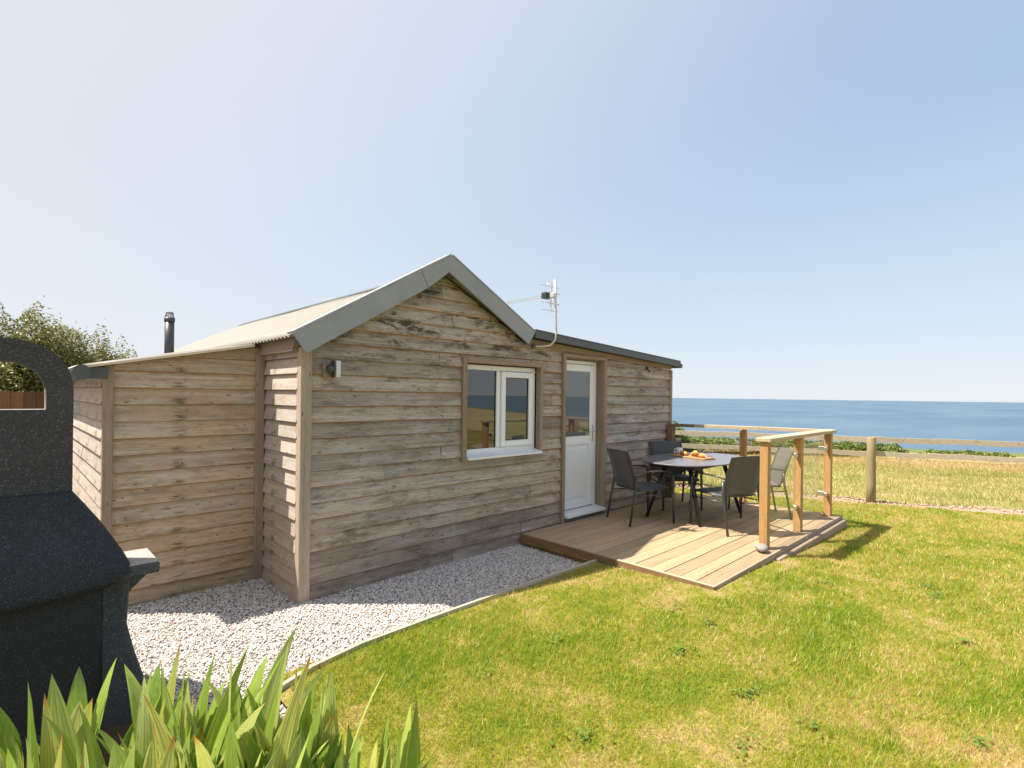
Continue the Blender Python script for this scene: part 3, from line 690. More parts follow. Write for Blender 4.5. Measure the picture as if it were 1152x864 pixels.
for z in (2.665, 2.745, 2.865, 2.945): mb.tube([(4.515-.16, 3.985+abs(z-2.81)*.3, z), (4.515+.17, 3.985+abs(z-2.81)*.3, z)], .0045, 5)
mb.box((4.508, 3.985, 2.64), (4.522, 4.0, 2.97)); mb.tube([(4.515, 4.0, 2.93), (4.515, 4.06, 2.99)], .005, 5); mb.build('reflector', M['alu'], ae)
mb = MB(); mb.box((4.50-.035, 4.02, 2.80), (4.50+.065, 4.10, 2.87), 0, 0, .006); mb.tube([(4.46, 4.06, 2.835), (4.62, 4.06, 2.835)], .006, 6); mb.build('dipole_box', M['lampdark'], ae)

# ------------------------------------------------------------------ DECK
DX0, DX1, DY0, DY1, DZ = 4.15, 7.97, 1.86, 4.075, .13
deck = thing('timber_deck', 'low deck of grooved honey coloured boards beside the cabin door', 'deck', (DX0, DY0, 0), world=True)
mb = MB(); bw = .143; gap = .006; y = DY0+.03; rr = random.Random(4)
while y+bw < DY1+.06:
    ye = min(y+bw, DY1); js = [DX0+.026, rr.uniform(5.6, 7.0) if rr.random() < .5 else DX1, DX1]
    dz = rr.uniform(-.0015, .0015)
    for a, b in zip(js, js[1:]):
        if b-a < .05: continue
        b = b-.002; R = rr.random(); prof = [(y, DZ-.028), (y, DZ-.004)]; nR = 7; wv = (ye-y)/nR
        for k in range(nR):
            q = y+k*wv; prof += [(q+wv*.12, DZ+dz), (q+wv*.72, DZ+dz), (q+wv*.86, DZ+dz-.0035)]
        prof = prof[:-1]; prof += [(ye, DZ-.004), (ye, DZ-.028)]
        P = [(a, p[0], p[1]) for p in prof]; Q = [(b, p[0], p[1]) for p in prof]
        for i in range(len(P)-1): mb.face([P[i], Q[i], Q[i+1], P[i+1]], 0, R)
        mb.face(P[::-1], 0, R); mb.face(Q, 0, R)
    y += bw+gap
mb.build('deck_boards', M['deck'], deck, fix=False)
mb = MB(); mb.box((DX0, DY0, -.03), (DX0+.024, DY1, DZ-.001), 0, .2, .003); mb.build('fascia', M['fascia_y'], deck)
mb = MB(); mb.box((DX0-.001, DY0, DZ+.001), (DX0+.026, 2.80, DZ+.007), 0, .8); mb.build('edge_strip', M['rail_y'], deck)
mb = MB(); mb.box((DX0+.025, DY0, -.08), (DX1, DY0+.026, DZ+.004), 0, .8, .003); mb.build('fascia', M['fascia_x'], deck)
mb = MB(); mb.box((5.5, DY0-.05, -.10), (DX1+.04, DY0-.002, .085), 0, .5, .006); mb.build('fascia', M['fascia_x'], deck)
mb = MB(); mb.box((DX1, DY0, -.08), (DX1+.03, DY1, DZ-.002), 0, .5, .004); mb.build('fascia', M['fascia_y'], deck)
mb = MB(); 
for xx in (4.4, 5.2, 6.0, 6.8, 7.6): mb.box((xx, DY0+.03, .0), (xx+.05, DY1, DZ-.03))
mb.build('joists', M['fascia_y'], deck)

rl = thing('glass_balustrade', 'balustrade of square softwood posts, flat handrail and clear glass round the deck', 'balustrade', (5.61, 2.0, DZ), world=True)
PZ = 1.225
posts = [(5.62, 2.0), (6.66, 2.0), (7.86, 2.0), (7.78, 3.08)]
for i, (x, y) in enumerate(posts):
    mb = MB(); mb.box((x-.041, y-.041, DZ+.003), (x+.041, y+.041, PZ), 0, i*.27, .004); mb.build('post', M['post'], rl)
mb = MB(); mb.box((7.36, 3.985, DZ+.003), (7.455, 4.085, PZ), 0, .4, .004); mb.build('post', M['post_old'], rl)
mb = MB(); mb.box((5.555, 1.925, PZ+.002), (7.95, 2.075, PZ+.045), 0, .4, .006); mb.build('top_rail', M['rail_x'], rl)
A0 = Vector((7.86, 2.078, 0)); B0 = Vector((7.43, 4.09, 0))
def skew_rail(t0, t1, m, r, dz=0):
    a = A0.lerp(B0, t0); b = A0.lerp(B0, t1); d = (B0-A0).normalized(); s_ = Vector((d.y, -d.x, 0))*.07
    mb = MB(); mb.prism([a-s_+Vector((0, 0, PZ+.002+dz)), a+s_+Vector((0, 0, PZ+.002+dz)), b+s_+Vector((0, 0, PZ+.002+dz)), b-s_+Vector((0, 0, PZ+.002+dz))], (0, 0, .042), 0, r); return mb.build('top_rail', M[m], rl)
skew_rail(0, .80, 'rail_y', .7); skew_rail(.802, 1., 'rail_old', .3, -.003)
def pane(a, b):
    d = (Vector(b)-Vector(a)).normalized(); s_ = Vector((d.y, -d.x, 0))*.005; a = Vector((*a, 0)) if len(a) == 2 else Vector(a); b = Vector((*b, 0)) if len(b) == 2 else Vector(b)
    return a, b, s_
for a, b in (((5.72, 2.0), (6.56, 2.0)), ((6.76, 2.0), (7.76, 2.0)), ((7.852, 2.10), (7.79, 2.98)), ((7.76, 3.18), (7.47, 3.93))):
    a = Vector((*a, 0)); b = Vector((*b, 0)); d = (b-a).normalized(); s_ = Vector((d.y, -d.x, 0))*.005
    mb = MB(); mb.prism([a-s_+Vector((0, 0, .25)), a+s_+Vector((0, 0, .25)), b+s_+Vector((0, 0, .25)), b-s_+Vector((0, 0, .25))], (0, 0, .88)); mb.build('glass_panel', M['clear'], rl)
    for e, sg in ((a, 1), (b, -1)):
        for z in (1.02, .42):
            c = e+d*sg*-.02; mb = MB(); ang = math.atan2(d.y, d.x)
            mb.box((-.038, -.019, -.024), (.038, .019, .024), 0, 0, .005, Matrix.Translation((c.x, c.y, z)) @ Matrix.Rotation(ang, 4, 'Z')); mb.build('glass_clamp', M['steel'], rl)
# pebble at the post foot
me = MB(); vs_, fs_ = [], []
n1, n2 = 10, 16
for i in range(n1+1):
    th_ = math.pi*i/n1
    for j in range(n2):
        ph = 2*math.pi*j/n2; k = 1+.07*math.sin(3*ph+th_*2)
        vs_.append((.085*k*math.sin(th_)*math.cos(ph), .062*k*math.sin(th_)*math.sin(ph), .04*math.cos(th_)))
for i in range(n1):
    for j in range(n2): fs_.append((i*n2+j, i*n2+(j+1) % n2, (i+1)*n2+(j+1) % n2, (i+1)*n2+j))
me.add(vs_, fs_, 0, 0, True); o = me.build('beach_stone', M['pebble']); o.location = (5.475, 1.97, DZ+.042); o.rotation_euler = (0, 0, .3)
tag(o, 'smooth white stone lying at the foot of the corner balustrade post', 'stone')

# ------------------------------------------------------------------ TABLE
TC = Vector((6.56, 3.22, DZ))
tb = thing('patio_table', 'oval grey patio table on splayed black legs in the middle of deck', 'table', TC)
mb = MB(); n = 64; ta, tbb, ex = .87, .55, 2.35
def sup(t, a, b, e=ex): c, s_ = math.cos(t), math.sin(t); return (a*math.copysign(abs(c)**(2/e), c), b*math.copysign(abs(s_)**(2/e), s_))
rings = [(1., .725), (1.003, .73), (1.003, .737), (.997, .742)]
vs_ = [(x*k, y*k, z) for k, z in rings for x, y in [sup(2*math.pi*i/n, ta, tbb) for i in range(n)]]
fs_ = [(r*n+i, r*n+(i+1) % n, (r+1)*n+(i+1) % n, (r+1)*n+i) for r in range(3) for i in range(n)] + [tuple(range(n))[::-1], tuple(range(3*n, 4*n))]
mb.add(vs_, fs_); mb.build('table_top', M['ttop'], tb)
mb = MB(); mb.box((-.62, -.3, .665), (-.575, .3, .722)); mb.box((.575, -.3, .665), (.62, .3, .722)); mb.box((-.574, -.3, .665), (.574, -.255, .722)); mb.box((-.574, .255, .665), (.574, .3, .722)); mb.build('apron', M['tframe'], tb)
for sx in (-1, 1):
    for sy in (-1, 1):
        mb = MB(); p0 = Vector((sx*.47, sy*.16, .70)); p1 = Vector((sx*.47+sx*.12, sy*.36, .0)); mb.tube([p0, p1], [.034, .021], 4); mb.build('leg', M['tframe'], tb)
# serving board, pastries, mug
bo = thing('serving_board', 'wooden serving board on the patio table holding bread', 'board', (6.60, 3.28, DZ+.7425), rad(76))
mb = MB(); mb.box((-.28, -.12, .0), (.28, .12, .018), 0, .5, .005); mb.build('slab', M['boardw'], bo)
for sx in (-1, 1):
    mb = MB(); mb.tube([(sx*.265, -.06, .02), (sx*.265, -.06, .045), (sx*.265, .06, .045), (sx*.265, .06, .02)], .006, 6); mb.build('handle', M['steel'], bo)
def croissant(L, Rr, seed):
    q = random.Random(seed); pts = []; rr_ = []
    for i in range(15):
        t = i/14*2-1; an = t*1.1; pts.append((math.sin(an)*L, L*.55*(1-math.cos(an)), Rr*.9)); rr_.append(Rr*(max(.15, 1-abs(t)**1.8))*(1+.14*math.sin(i*2.6)))
    mb = MB(); mb.tube(pts, rr_, 12); return mb
for i, (dx, dy, rz, L) in enumerate([(-.17, .02, .3, .075), (-.02, -.02, 1.2, .08), (.10, .03, -.4, .07), (.20, -.03, 2.2, .06), (-.09, .05, 2.8, .06)]):
    c = Matrix.Rotation(rad(76), 4, 'Z') @ Vector((dx, dy, 0)); o = croissant(L, .030, i).build('croissant', M['bread'])
    o.location = (6.60+c.x, 3.28+c.y, DZ+.7425+.019 + (.03 if i == 4 else 0)); o.rotation_euler = (0, 0, rz+rad(76))
    tag(o, ['croissant at the end of the serving board nearest the camera', 'croissant at the middle of the serving board', 'croissant towards the mug end of the serving board', 'small croissant at the mug end of the serving board', 'croissant lying on top of the others'][i], 'croissant', 'croissants on the serving board')
mug = thing('mug', 'white mug standing behind the bread on the table', 'mug', (6.86, 3.60, DZ+.7425))
mb = MB(); mb.lathe([(.0, .002), (.036, .0), (.042, .006), (.043, .09), (.040, .091), (.038, .012), (.0, .01)], (0, 0, 0), 24); mb.build('cup', M['ceramic'], mug)
mb = MB(); mb.tube([(-.03, .028, .075), (-.05, .052, .072), (-.052, .055, .045), (-.032, .03, .02)], .006, 8); mb.build('handle', M['ceramic'], mug)

# ------------------------------------------------------------------ CHAIRS  (front = +X)
def make_chair(label, loc, rz):
    t = thing('patio_chair', label, 'chair', loc, rz, 'sling patio chairs round the table')
    # seat
    mb = MB(); K = 8
    def sheet(pts, hw, th=.008):
        vs_ = []; L = len(pts)
        for i, (x, z) in enumerate(pts):
            a = pts[max(i-1, 0)]; b = pts[min(i+1, L-1)]; dx, dz = b[0]-a[0], b[1]-a[1]; l = math.hypot(dx, dz); nx, nz = -dz/l, dx/l
            h_ = hw(i/(L-1))
            for s_ in range(7):
                yy = -1+2*s_/6; sag = -.012*(1-yy*yy)
                vs_.append((x+nx*sag, yy*h_, z+nz*sag))
        for i in range(L*7): vs_.append((vs_[i][0], vs_[i][1], vs_[i][2]-th if abs(pts[0][1]-pts[-1][1]) < .2 else vs_[i][2])) if abs(pts[0][1]-pts[-1][1]) < .2 else vs_.append((vs_[i][0]-th, vs_[i][1], vs_[i][2]))
        fs_ = []; o_ = L*7
        for i in range(L-1):
            for s_ in range(6):
                a = i*7+s_; fs_ += [(a, a+1, a+8, a+7), (o_+a, o_+a+7, o_+a+8, o_+a+1)]
        for i in range(L-1): a = i*7; fs_ += [(a, a+7, o_+a+7, o_+a), (a+6, o_+a+6, o_+a+13, a+13)]
        for s_ in range(6): a = s_; b = (L-1)*7+s_; fs_ += [(a, o_+a, o_+a+1, a+1), (b, b+1, o_+b+1, o_+b)]
        return vs_, fs_
    sp = [(.27, .405), (.255, .428), (.2, .437), (.1, .430), (0, .424), (-.1, .422), (-.19, .425)]
    v_, f_ = sheet(sp, lambda q: .232); mb.add(v_, f_, 0, 0, True); mb.build('seat', M['sling'], t)
    bp = [(-.205, .415), (-.222, .45), (-.235, .50), (-.255, .58), (-.285, .68), (-.318, .78), (-.352, .865), (-.365, .885)]
    mb = MB(); v_, f_ = sheet(bp, lambda q: .19+.045*min(1, q*3.2)); mb.add(v_, f_, 0, 0, True); mb.build('backrest', M['sling'], t)
    mb = MB()
    for s_ in (-1, 1): mb.tube([(x+.002, s_*(.195+.045*min(1, i/2.2)), z) for i, (x, z) in enumerate(bp)], .0105, 8)
    mb.tube([(-.205, -.2, .413), (-.205, .2, .413)], .011, 8); mb.build('back_frame', M['frame'], t)
    mb = MB()
    for s_ in (-1, 1): mb.tube([(-.21, s_*.238, .415), (.26, s_*.238, .42)], .0125, 8, flat=.8)
    mb.tube([(.262, -.24, .405), (.262, .24, .405)], .012, 8); mb.tube([(-.05, -.235, .40), (-.05, .235, .40)], .009, 8); mb.build('seat_frame', M['frame'], t)
    for s_ in (-1, 1):
        mb = MB(); mb.tube([(-.33, s_*.265, 0), (-.275, s_*.262, .3), (-.245, s_*.258, .45), (-.235, s_*.252, .60)], [.0125, .014, .015, .014], 8, flat=1.2); mb.build('leg', M['frame'], t)
        mb = MB(); mb.tube([(.285, s_*.272, 0), (.278, s_*.27, .3), (.268, s_*.268, .56), (.262, s_*.267, .60)], [.0125, .0145, .017, .017], 8, flat=1.2); mb.build('leg', M['frame'], t)
        mb = MB(); mb.tube([(-.255, s_*.25, .625), (-.1, s_*.262, .645), (.1, s_*.268, .645), (.22, s_*.268, .638), (.262, s_*.267, .615)], [.014, .02, .021, .02, .015], 10, flat=.55); mb.build('armrest', M['frame'], t)
    mb = MB()
    for s_ in (-1, 1): mb.tube([(-.26, s_*.255, .36), (.27, s_*.262, .345)], .008, 6)
    mb.build('stretcher', M['frame'], t)
    return t
c1 = make_chair('dark sling chair at the table end nearest the cabin door', (5.74, 3.52, DZ+.001), rad(-25))
dup(c1, (6.16, 2.64, DZ+.001), rad(66), 'dark sling chair with its back to the lawn beside the corner balustrade post')
dup(c1, (6.83, 3.66, DZ+.001), rad(-129), 'dark sling chair between the table and the cabin wall')
dup(c1, (7.20, 2.66, DZ+.001), rad(128), 'sunlit chair seen through the balustrade glass')

# ------------------------------------------------------------------ FIELD FENCE
ff = thing('field_fence', 'two rail timber fence with round posts between lawn and field', 'fence', (10.45, 2.0, 0), world=True)
def fl_(y): return 11.42-.47*y-.02
fps = [8.3, 5.2, 2.02, -1.1, -4.2]
for i, y in enumerate(fps):
    x = fl_(y); zb = float(zf(x, y))
    mb = MB(); q = random.Random(i)
    mb.tube([(x, y, zb-.1), (x+.004, y, zb+.3), (x-.004, y+.003, .7), (x, y, 1.035), (x, y, 1.05)], [.072, .069, .066, .064, .056], 16, 0, q.random()); mb.build('post', M['fence_post'], ff)
for i, (ya, yb) in enumerate(zip(fps, fps[1:])):
    for (z, hh) in ((1.005, .085), (.765, .08)):
        q = random.Random(i*7+int(z*10)); off = .075; vs_ = []; K = 24
        for k in range(K+1):
            y = ya+(yb-ya)*k/K; x = fl_(y)+off; zz = z+q.uniform(-.004, .004)+.006*math.sin(k*.7+i)-.012*(i > 2)
            h0, h1 = -hh/2+q.uniform(-.004, .004), hh/2+q.uniform(-.004, .004)
            vs_ += [(x-.02, y, zz+h0), (x+.02, y+.01, zz+h0), (x+.02, y+.01, zz+h1), (x-.02, y, zz+h1)]
        fs_ = [(4*k+a, 4*k+(a+1) % 4, 4*k+4+(a+1) % 4, 4*k+4+a) for k in range(K) for a in range(4)] + [(3, 2, 1, 0), (4*K, 4*K+1, 4*K+2, 4*K+3)]
        mb = MB(); mb.add(vs_, fs_, 0, q.random()); mb.build('rail', M['fence_rail'], ff)
mb = MB()
for z, sg in ((.70, .02), (.5, .004), (.3, .004), (.12, .0)):
    mb.tube([(fl_(y)+.1, y, z-sg*(1-((y-yc) % 3.1-1.55)**2/2.4)+.004*math.sin(y*9)) for yc in (2.02,) for y in np.linspace(8.3, -4.2, 90)], .0016, 5)
for y in np.arange(-4.1, 8.2, .155): mb.tube([(fl_(y)+.1, y, .1), (fl_(y)+.1, y, .5)], .0008, 4)
mb.build('wire', M['wire'], ff)

# ------------------------------------------------------------------ VEGETATION
def leaf_cloud(ells, n, size, seed, shell=.55, up=.35, tall=.0):
    """leaf faces spread through lumpy ellipsoids; returns V,F,rnd"""
    g = np.random.default_rng(seed); Vs = []; vol = np.array([e[3]*e[4]*e[5] for e in ells])**.75; pick = g.choice(len(ells), n, p=vol/vol.sum())
    E_ = np.array(ells)[pick]; d = g.normal(size=(n, 3)); d /= np.linalg.norm(d, axis=1)[:, None]
    d[:, 2] = np.where(d[:, 2] < -.3, -d[:, 2], d[:, 2])
    lump = 1+.16*np.sin(d[:, 0]*7+E_[:, 0]*3)*np.cos(d[:, 1]*6+E_[:, 1]*2)+.10*np.sin(d[:, 2]*15+d[:, 0]*11+E_[:, 1])
    rr_ = (1-shell*g.random(n)**2.0)*lump; rr_ *= np.where(g.random(n) < .035, 1+g.random(n)*(.08+tall), 1)
    c = E_[:, :3]+d*rr_[:, None]*E_[:, 3:6]
    nn = d*.6+g.normal(size=(n, 3))*.6+np.array([0, 0, up]); nn /= np.linalg.norm(nn, axis=1)[:, None]
    a = np.cross(nn, g.normal(size=(n, 3))); a /= np.linalg.norm(a, axis=1)[:, None]; b = np.cross(nn, a)
    s_ = size*(.6+.8*g.random(n))[:, None]
    V = np.stack([c-a*s_, c-b*s_*.45+nn*s_*.12, c+a*s_, c+b*s_*.45+nn*s_*.12], 1).reshape(-1, 3)
    F = np.arange(4*n).reshape(-1, 4); return V, F, np.clip(g.normal(.5, .22, n), 0, 1)
def bush(name, label, cat, ells, n, size, seed, mat, base, group=None, tall=0., stems=9, core=.62):
    t = thing(name, label, cat, base, 0, group, world=True)
    V, F, r = leaf_cloud(ells, n, size, seed, tall=tall); fastmesh('foliage', V, F, mat, r, parent=t)
    mb = MB(); q = random.Random(seed)
    for k in range(stems):
        e = q.choice(ells); x = e[0]+q.uniform(-.6, .6)*e[3]; y = e[1]+q.uniform(-.5, .5)*e[4]
        mb = MB(); mb.tube([(x, y, base[2]-.05), (x+q.uniform(-.1, .1), y+q.uniform(-.1, .1), (base[2]+e[2])/2), (x+q.uniform(-.25, .25)*e[3], y+q.uniform(-.25, .25)*e[4], e[2]+.6*e[5])], [.03, .022, .008], 6)
        mb.build('stem', M['bark'], t)
    return t
def row(x0, y0, x1, y1, zt0, zt1, zb, n, rx, ry, seed):
    q = random.Random(seed); out = []
    for k in range(n):
        f = (k+.5)/n; zt = zt0+(zt1-zt0)*f+q.uniform(-.03, .03)*abs(zt0-zb); h = (zt-zb)
        out.append((x0+(x1-x0)*f+q.uniform(-.1, .1)*rx, y0+(y1-y0)*f+q.uniform(-.1, .1)*ry, zb+h*.42, rx*q.uniform(.85, 1.15), ry*q.uniform(.85, 1.15), h*.58))
    return out
# tall shrubs behind the cabin on the left
bush('tall_shrub', 'tall leafy shrub behind the barbecue arch at the left edge', 'shrub', row(-4.5, 11.2, .45, 11.0, 2.86, 2.72, -.05, 9, .8, .8, 1), 130000, .026, 1, M['hedge'], (-2, 11, -.05), tall=.04)
bush('tall_shrub', 'sunlit shrub rising behind the low side roof left of flue', 'shrub', row(.35, 11.2, 2.1, 12.4, 2.69, 2.2, -.05, 8, .62, .7, 2), 90000, .024, 2, M['hedge'], (1.2, 11.5, -.05), tall=.08)
# board fence under them
bf = thing('board_fence', 'brown vertical board fence seen through the barbecue arch', 'fence', (0, 9.35, -.05), world=True)
mb = MB(); x = -5.; q = random.Random(3)
while x < 1.45:
    mb.box((x, 9.34, -.05), (x+.118, 9.362, 1.64+q.uniform(-.012, .012)), 0, q.random()); x += .124
mb.build('boards', M['panel'], bf)
mb = MB(); mb.box((-5, 9.363, 1.3), (1.45, 9.40, 1.38)); mb.box((-5, 9.363, .3), (1.45, 9.40, .38)); mb.build('rail', M['panel'], bf)
# hedges at the field edge
gz = lambda x, y: float(zf(x, y))
bush('field_hedge', 'long low hedge beyond the fence seen through the balustrade', 'hedge', [(x, y, .02+.5*(z-.02), rx, ry, h*.72) for x, y, z, rx, ry, h in row(16.3, 9.6, 21.3, 5.1, .40, .17, -.36, 11, .6, .75, 5)], 60000, .035, 5, M['gorse'], (19, 7, -.4), stems=16, tall=.12)
bush('field_hedge', 'rounded end of hedge beyond the fence post', 'hedge', row(22.0, 5.4, 23.4, 3.75, .10, .04, -.6, 4, .55, .6, 6), 12000, .05, 6, M['gorse'], (22.7, 4.5, -.5), stems=6)
bush('field_hedge', 'low dark shrubs on the cliff edge at the right', 'hedge', row(25.2, 3.2, 26.6, .9, -.22, -.22, -.9, 5, .5, .55, 8), 8000, .05, 8, M['gorse'], (26, 2, -.75), stems=6, tall=.2)
bush('field_hedge', 'thin strip of far shrubs at the right edge of photo', 'hedge', row(27.2, .6, 29.5, -6., -.42, -.55, -1., 9, .5, .8, 9), 8000, .05, 9, M['gorse'], (28, -2, -.9), stems=6, tall=.1)
bush('dark_shrub', 'dark green shrub beside the cabin corner behind the deck rail', 'shrub', [(9.35, 5.12, .62, .33, .36, .52), (9.55, 4.85, .35, .3, .28, .42)], 9000, .03, 10, M['gorse'], (9.4, 5.1, -.05), stems=7)
bush('field_hedge', 'dense shaded hedge low behind the two rail fence', 'hedge', row(12.6, 8.2, 15.5, 3.9, .70, .42, -.15, 8, .45, .55, 12), 16000, .04, 12, M['gorse'], (14, 6, -.15), stems=14, tall=.25) if False else None

# lawn blades ------------------------------------------------------
FW = np.array([math.cos(A), math.sin(A)]); RT = np.array([math.sin(A), -math.cos(A)])
def blades(n, tmin, tmax, p, lat, hfun, wfun, keep, zfun, seed, lean=.5):
    g = np.random.default_rng(seed); u = g.random(n)
    t = (tmin**(2-p)+u*(tmax**(2-p)-tmin**(2-p)))**(1/(2-p))
    l = (g.random(n)*2-1)*lat*t; x = FW[0]*t+RT[0]*l; y = FW[1]*t+RT[1]*l
    k = keep(x, y); x, y, t = x[k], y[k], t[k]; n = len(x); z = zfun(x, y)
    h = hfun(g, n, x, y, t); w_ = wfun(g, n, t); an = g.random(n)*2*np.pi; la = g.random(n)*2*np.pi; ln = h*lean*(.3+g.random(n))
    dx, dy = np.cos(an)*w_/2, np.sin(an)*w_/2
    P0 = np.stack([x-dx, y-dy, z-.004], -1); P1 = np.stack([x+dx, y+dy, z-.004], -1); P2 = np.stack([x+np.cos(la)*ln, y+np.sin(la)*ln, z+h], -1)
    V = np.stack([P0, P1, P2], 1).reshape(-1, 3); F = np.arange(3*n).reshape(-1, 3); return V, F, g.random(n)
def lk(x, y):
    edge = .02*np.sin(x*7)+.015*np.sin(x*19)
    bare = (np.abs(y-1.78) < .09+.04*np.sin(x*5)) & (x > 4.0) & (x < 7.3) & (rng.random(len(x)) < .8)
    bare |= (((x-4.05)/.28)**2+((y-1.98)/.2)**2 < 1) & (rng.random(len(x)) < .75)
    bare |= (((x-4.55)/.25)**2+((y-1.35)/.1)**2 < 1) & (rng.random(len(x)) < .6)
    return (S(x, y) < -.12) & ~((x < 4.15) & (y > 3.02+edge)) & ~((x < 1.33-.2*np.clip(y-1.6, 0, 1)) & (y > .9)) & ~((x > 4.12) & (x < 8.03) & (y > 1.84)) & ~((x < 7.9) & (y > 3.9)) & ~bare
def hl(g, n, x, y, t):
    return (.016+.022*g.random(n))*(1+.35*np.sin(x*2.1+np.sin(y*3))*np.sin(y*1.9)+.5*(g.random(n) < .03))
V, F, r = blades(900000, 1.3, 12.5, 1.25, 1.2, hl, lambda g, n, t: .0030*(t/2)**.75*(.7+.6*g.random(n)), lk, zl, 21, lean=.9)
o = fastmesh('lawn_grass', V, F, M['blade'], r); o['kind'] = 'stuff'; o['label'] = 'short mown lawn grass with straw coloured dry patches'
def fk(x, y): s_ = S(x, y); return (s_ > .3+.12*np.sin(y*4)) & (s_ < 17) & (s_+2.5*np.sin(y*.8)*.5+rng.normal(size=len(x))*1.2 < 12.5)
V, F, r = blades(330000, 7, 27, .9, 1.15, lambda g, n, x, y, t: (.035+.07*g.random(n)+.10*(g.random(n) < .03)), lambda g, n, t: .008*(t/10)**.8*(.6+.8*g.random(n)), fk, zf, 22, lean=.6)
o = fastmesh('field_grass', V, F, M['fblade'], r); o['kind'] = 'stuff'; o['label'] = 'long dry grass of the field beyond the fence'

wq = random.Random(77); V = []; F = []; Rn = []
for wx, wy in [tuple(map(float, (WX, WY))) for WX, WY in ((2.35, .62), (2.9, 1.1), (1.95, 1.5), (3.3, .2), (4.6, .35), (3.6, 1.9), (5.6, .6), (2.6, 2.2), (4.0, -.3), (6.4, -.2), (7.2, .7), (3.1, -.35), (2.45, .95), (5.1, 1.3))] + [(wq.uniform(1.8, 9), wq.uniform(-2, 2.4)) for _ in range(8)]:
    if wx > 4 and wy > 1.7: continue
    for _ in range(wq.randint(14, 40)):
        a = wq.uniform(0, 6.28); d = abs(wq.gauss(0, .045)); x = wx+math.cos(a)*d*1.6; y = wy+math.sin(a)*d; z = float(zl(x, y))+wq.uniform(.014, .034); s_ = wq.uniform(.006, .013); b = wq.uniform(0, 6.28)
        n = len(V); tz = wq.uniform(-.4, .4)*s_
        for k in range(5): V.append((x+s_*math.cos(b+k*1.257), y+s_*math.sin(b+k*1.257), z+tz*math.cos(k*1.257)))
        F.append((n, n+1, n+2, n+3, n+4)); Rn.append(wq.uniform(0, .6))
o = fastmesh('lawn_weeds', V, F, M['weed'], Rn); o['kind'] = 'stuff'; o['label'] = 'small clover and weed leaves scattered in the lawn'

# gravel chippings ---------------------------------------------------
ico_v = []; ph = (1+5**.5)/2
for a, b in ((-1, ph), (1, ph), (-1, -ph), (1, -ph)): ico_v.append((a, b, 0))
for a, b in ((-1, ph), (1, ph), (-1, -ph), (1, -ph)): ico_v.append((0, a, b))
for a, b in ((-1, ph), (1, ph), (-1, -ph), (1, -ph)): ico_v.append((b, 0, a))
ico_v = np.array(ico_v)/math.sqrt(1+ph*ph)
ico_v = np.array([(-1, ph, 0), (1, ph, 0), (-1, -ph, 0), (1, -ph, 0), (0, -1, ph), (0, 1, ph), (0, -1, -ph), (0, 1, -ph), (ph, 0, -1), (ph, 0, 1), (-ph, 0, -1), (-ph, 0, 1)])/math.sqrt(1+ph*ph)
ico_f = np.array([(0, 11, 5), (0, 5, 1), (0, 1, 7), (0, 7, 10), (0, 10, 11), (1, 5, 9), (5, 11, 4), (11, 10, 2), (10, 7, 6), (7, 1, 8), (3, 9, 4), (3, 4, 2), (3, 2, 6), (3, 6, 8), (3, 8, 9), (4, 9, 5), (2, 4, 11), (6, 2, 10), (8, 6, 7), (9, 8, 1)])
def stones(n, xr, yr, keep, smin, smax, seed, z0=.0, zj=.012):
    g = np.random.default_rng(seed); x = g.uniform(*xr, n); y = g.uniform(*yr, n); k = keep(x, y); x, y = x[k], y[k]; n = len(x)
    s_ = (smin+(smax-smin)*g.random((n, 1, 1))**1.4)*np.stack([g.uniform(.7, 1.3, n), g.uniform(.7, 1.2, n), g.uniform(.5, .8, n)], -1)[:, None, :]
    V = ico_v[None]*(1+.28*g.normal(size=(n, 12, 1)).clip(-1, 1))*s_
    a = g.random(n)*2*np.pi; b = g.normal(size=n)*.5; ca, sa, cb, sb = np.cos(a), np.sin(a), np.cos(b), np.sin(b)
    X, Y, Z = V[..., 0], V[..., 1], V[..., 2]; X, Z = X*cb[:, None]+Z*sb[:, None], -X*sb[:, None]+Z*cb[:, None]; X, Y = X*ca[:, None]-Y*sa[:, None], X*sa[:, None]+Y*ca[:, None]
    V = np.stack([X+x[:, None], Y+y[:, None], Z+(z0+g.random(n)*zj)[:, None]], -1).reshape(-1, 3)
    F = (ico_f[None]+(np.arange(n)*12)[:, None, None]).reshape(-1, 3); return V, F, np.repeat(g.random(n)**.8, 20)
def gk_(x, y):
    return (y > 2.62) & ((y < 3.04) | (y < 4.95)) & ((x > 1.05) | (y > 2.75)) & ~((y < 3.035) & (x > 1.2+.0*x) & (y < 3.035-.12*np.clip((x-1.2)*-1, 0, 1)) & (y < 2.99)) & ~((x > 1.72) & (y > 4.14)) & ~((x > 4.145)) & ~((np.abs(x) < .5) & (y > 3.25) & (y < 3.9)) & ~((x < .52+.05*np.sin(y*20)) & (y < 3.2))
V, F, r = stones(105000, (-.9, 4.15), (2.7, 4.95), gk_, .0048, .0108, 31)
o = fastmesh('gravel', V, F, M['stone'], r); o['kind'] = 'stuff'; o['label'] = 'pale pinkish grey gravel chippings along the cabin wall'
def sk_(x, y): return (np.abs(S(x, y)-.10-.05*np.sin(y*2.3)) < .17+.05*np.sin(y*7)) & (rng.random(len(x)) < .75)
V, F, r = stones(40000, (8.2, 13.2), (-4.5, 6.8), sk_, .006, .028, 33, zj=.01)
V[:, 2] += zf(V[:, 0], V[:, 1])
o = fastmesh('earth_clods', V, F, M['clod'], r); o['kind'] = 'stuff'; o['label'] = 'loose pinkish earth along the foot of the fence'
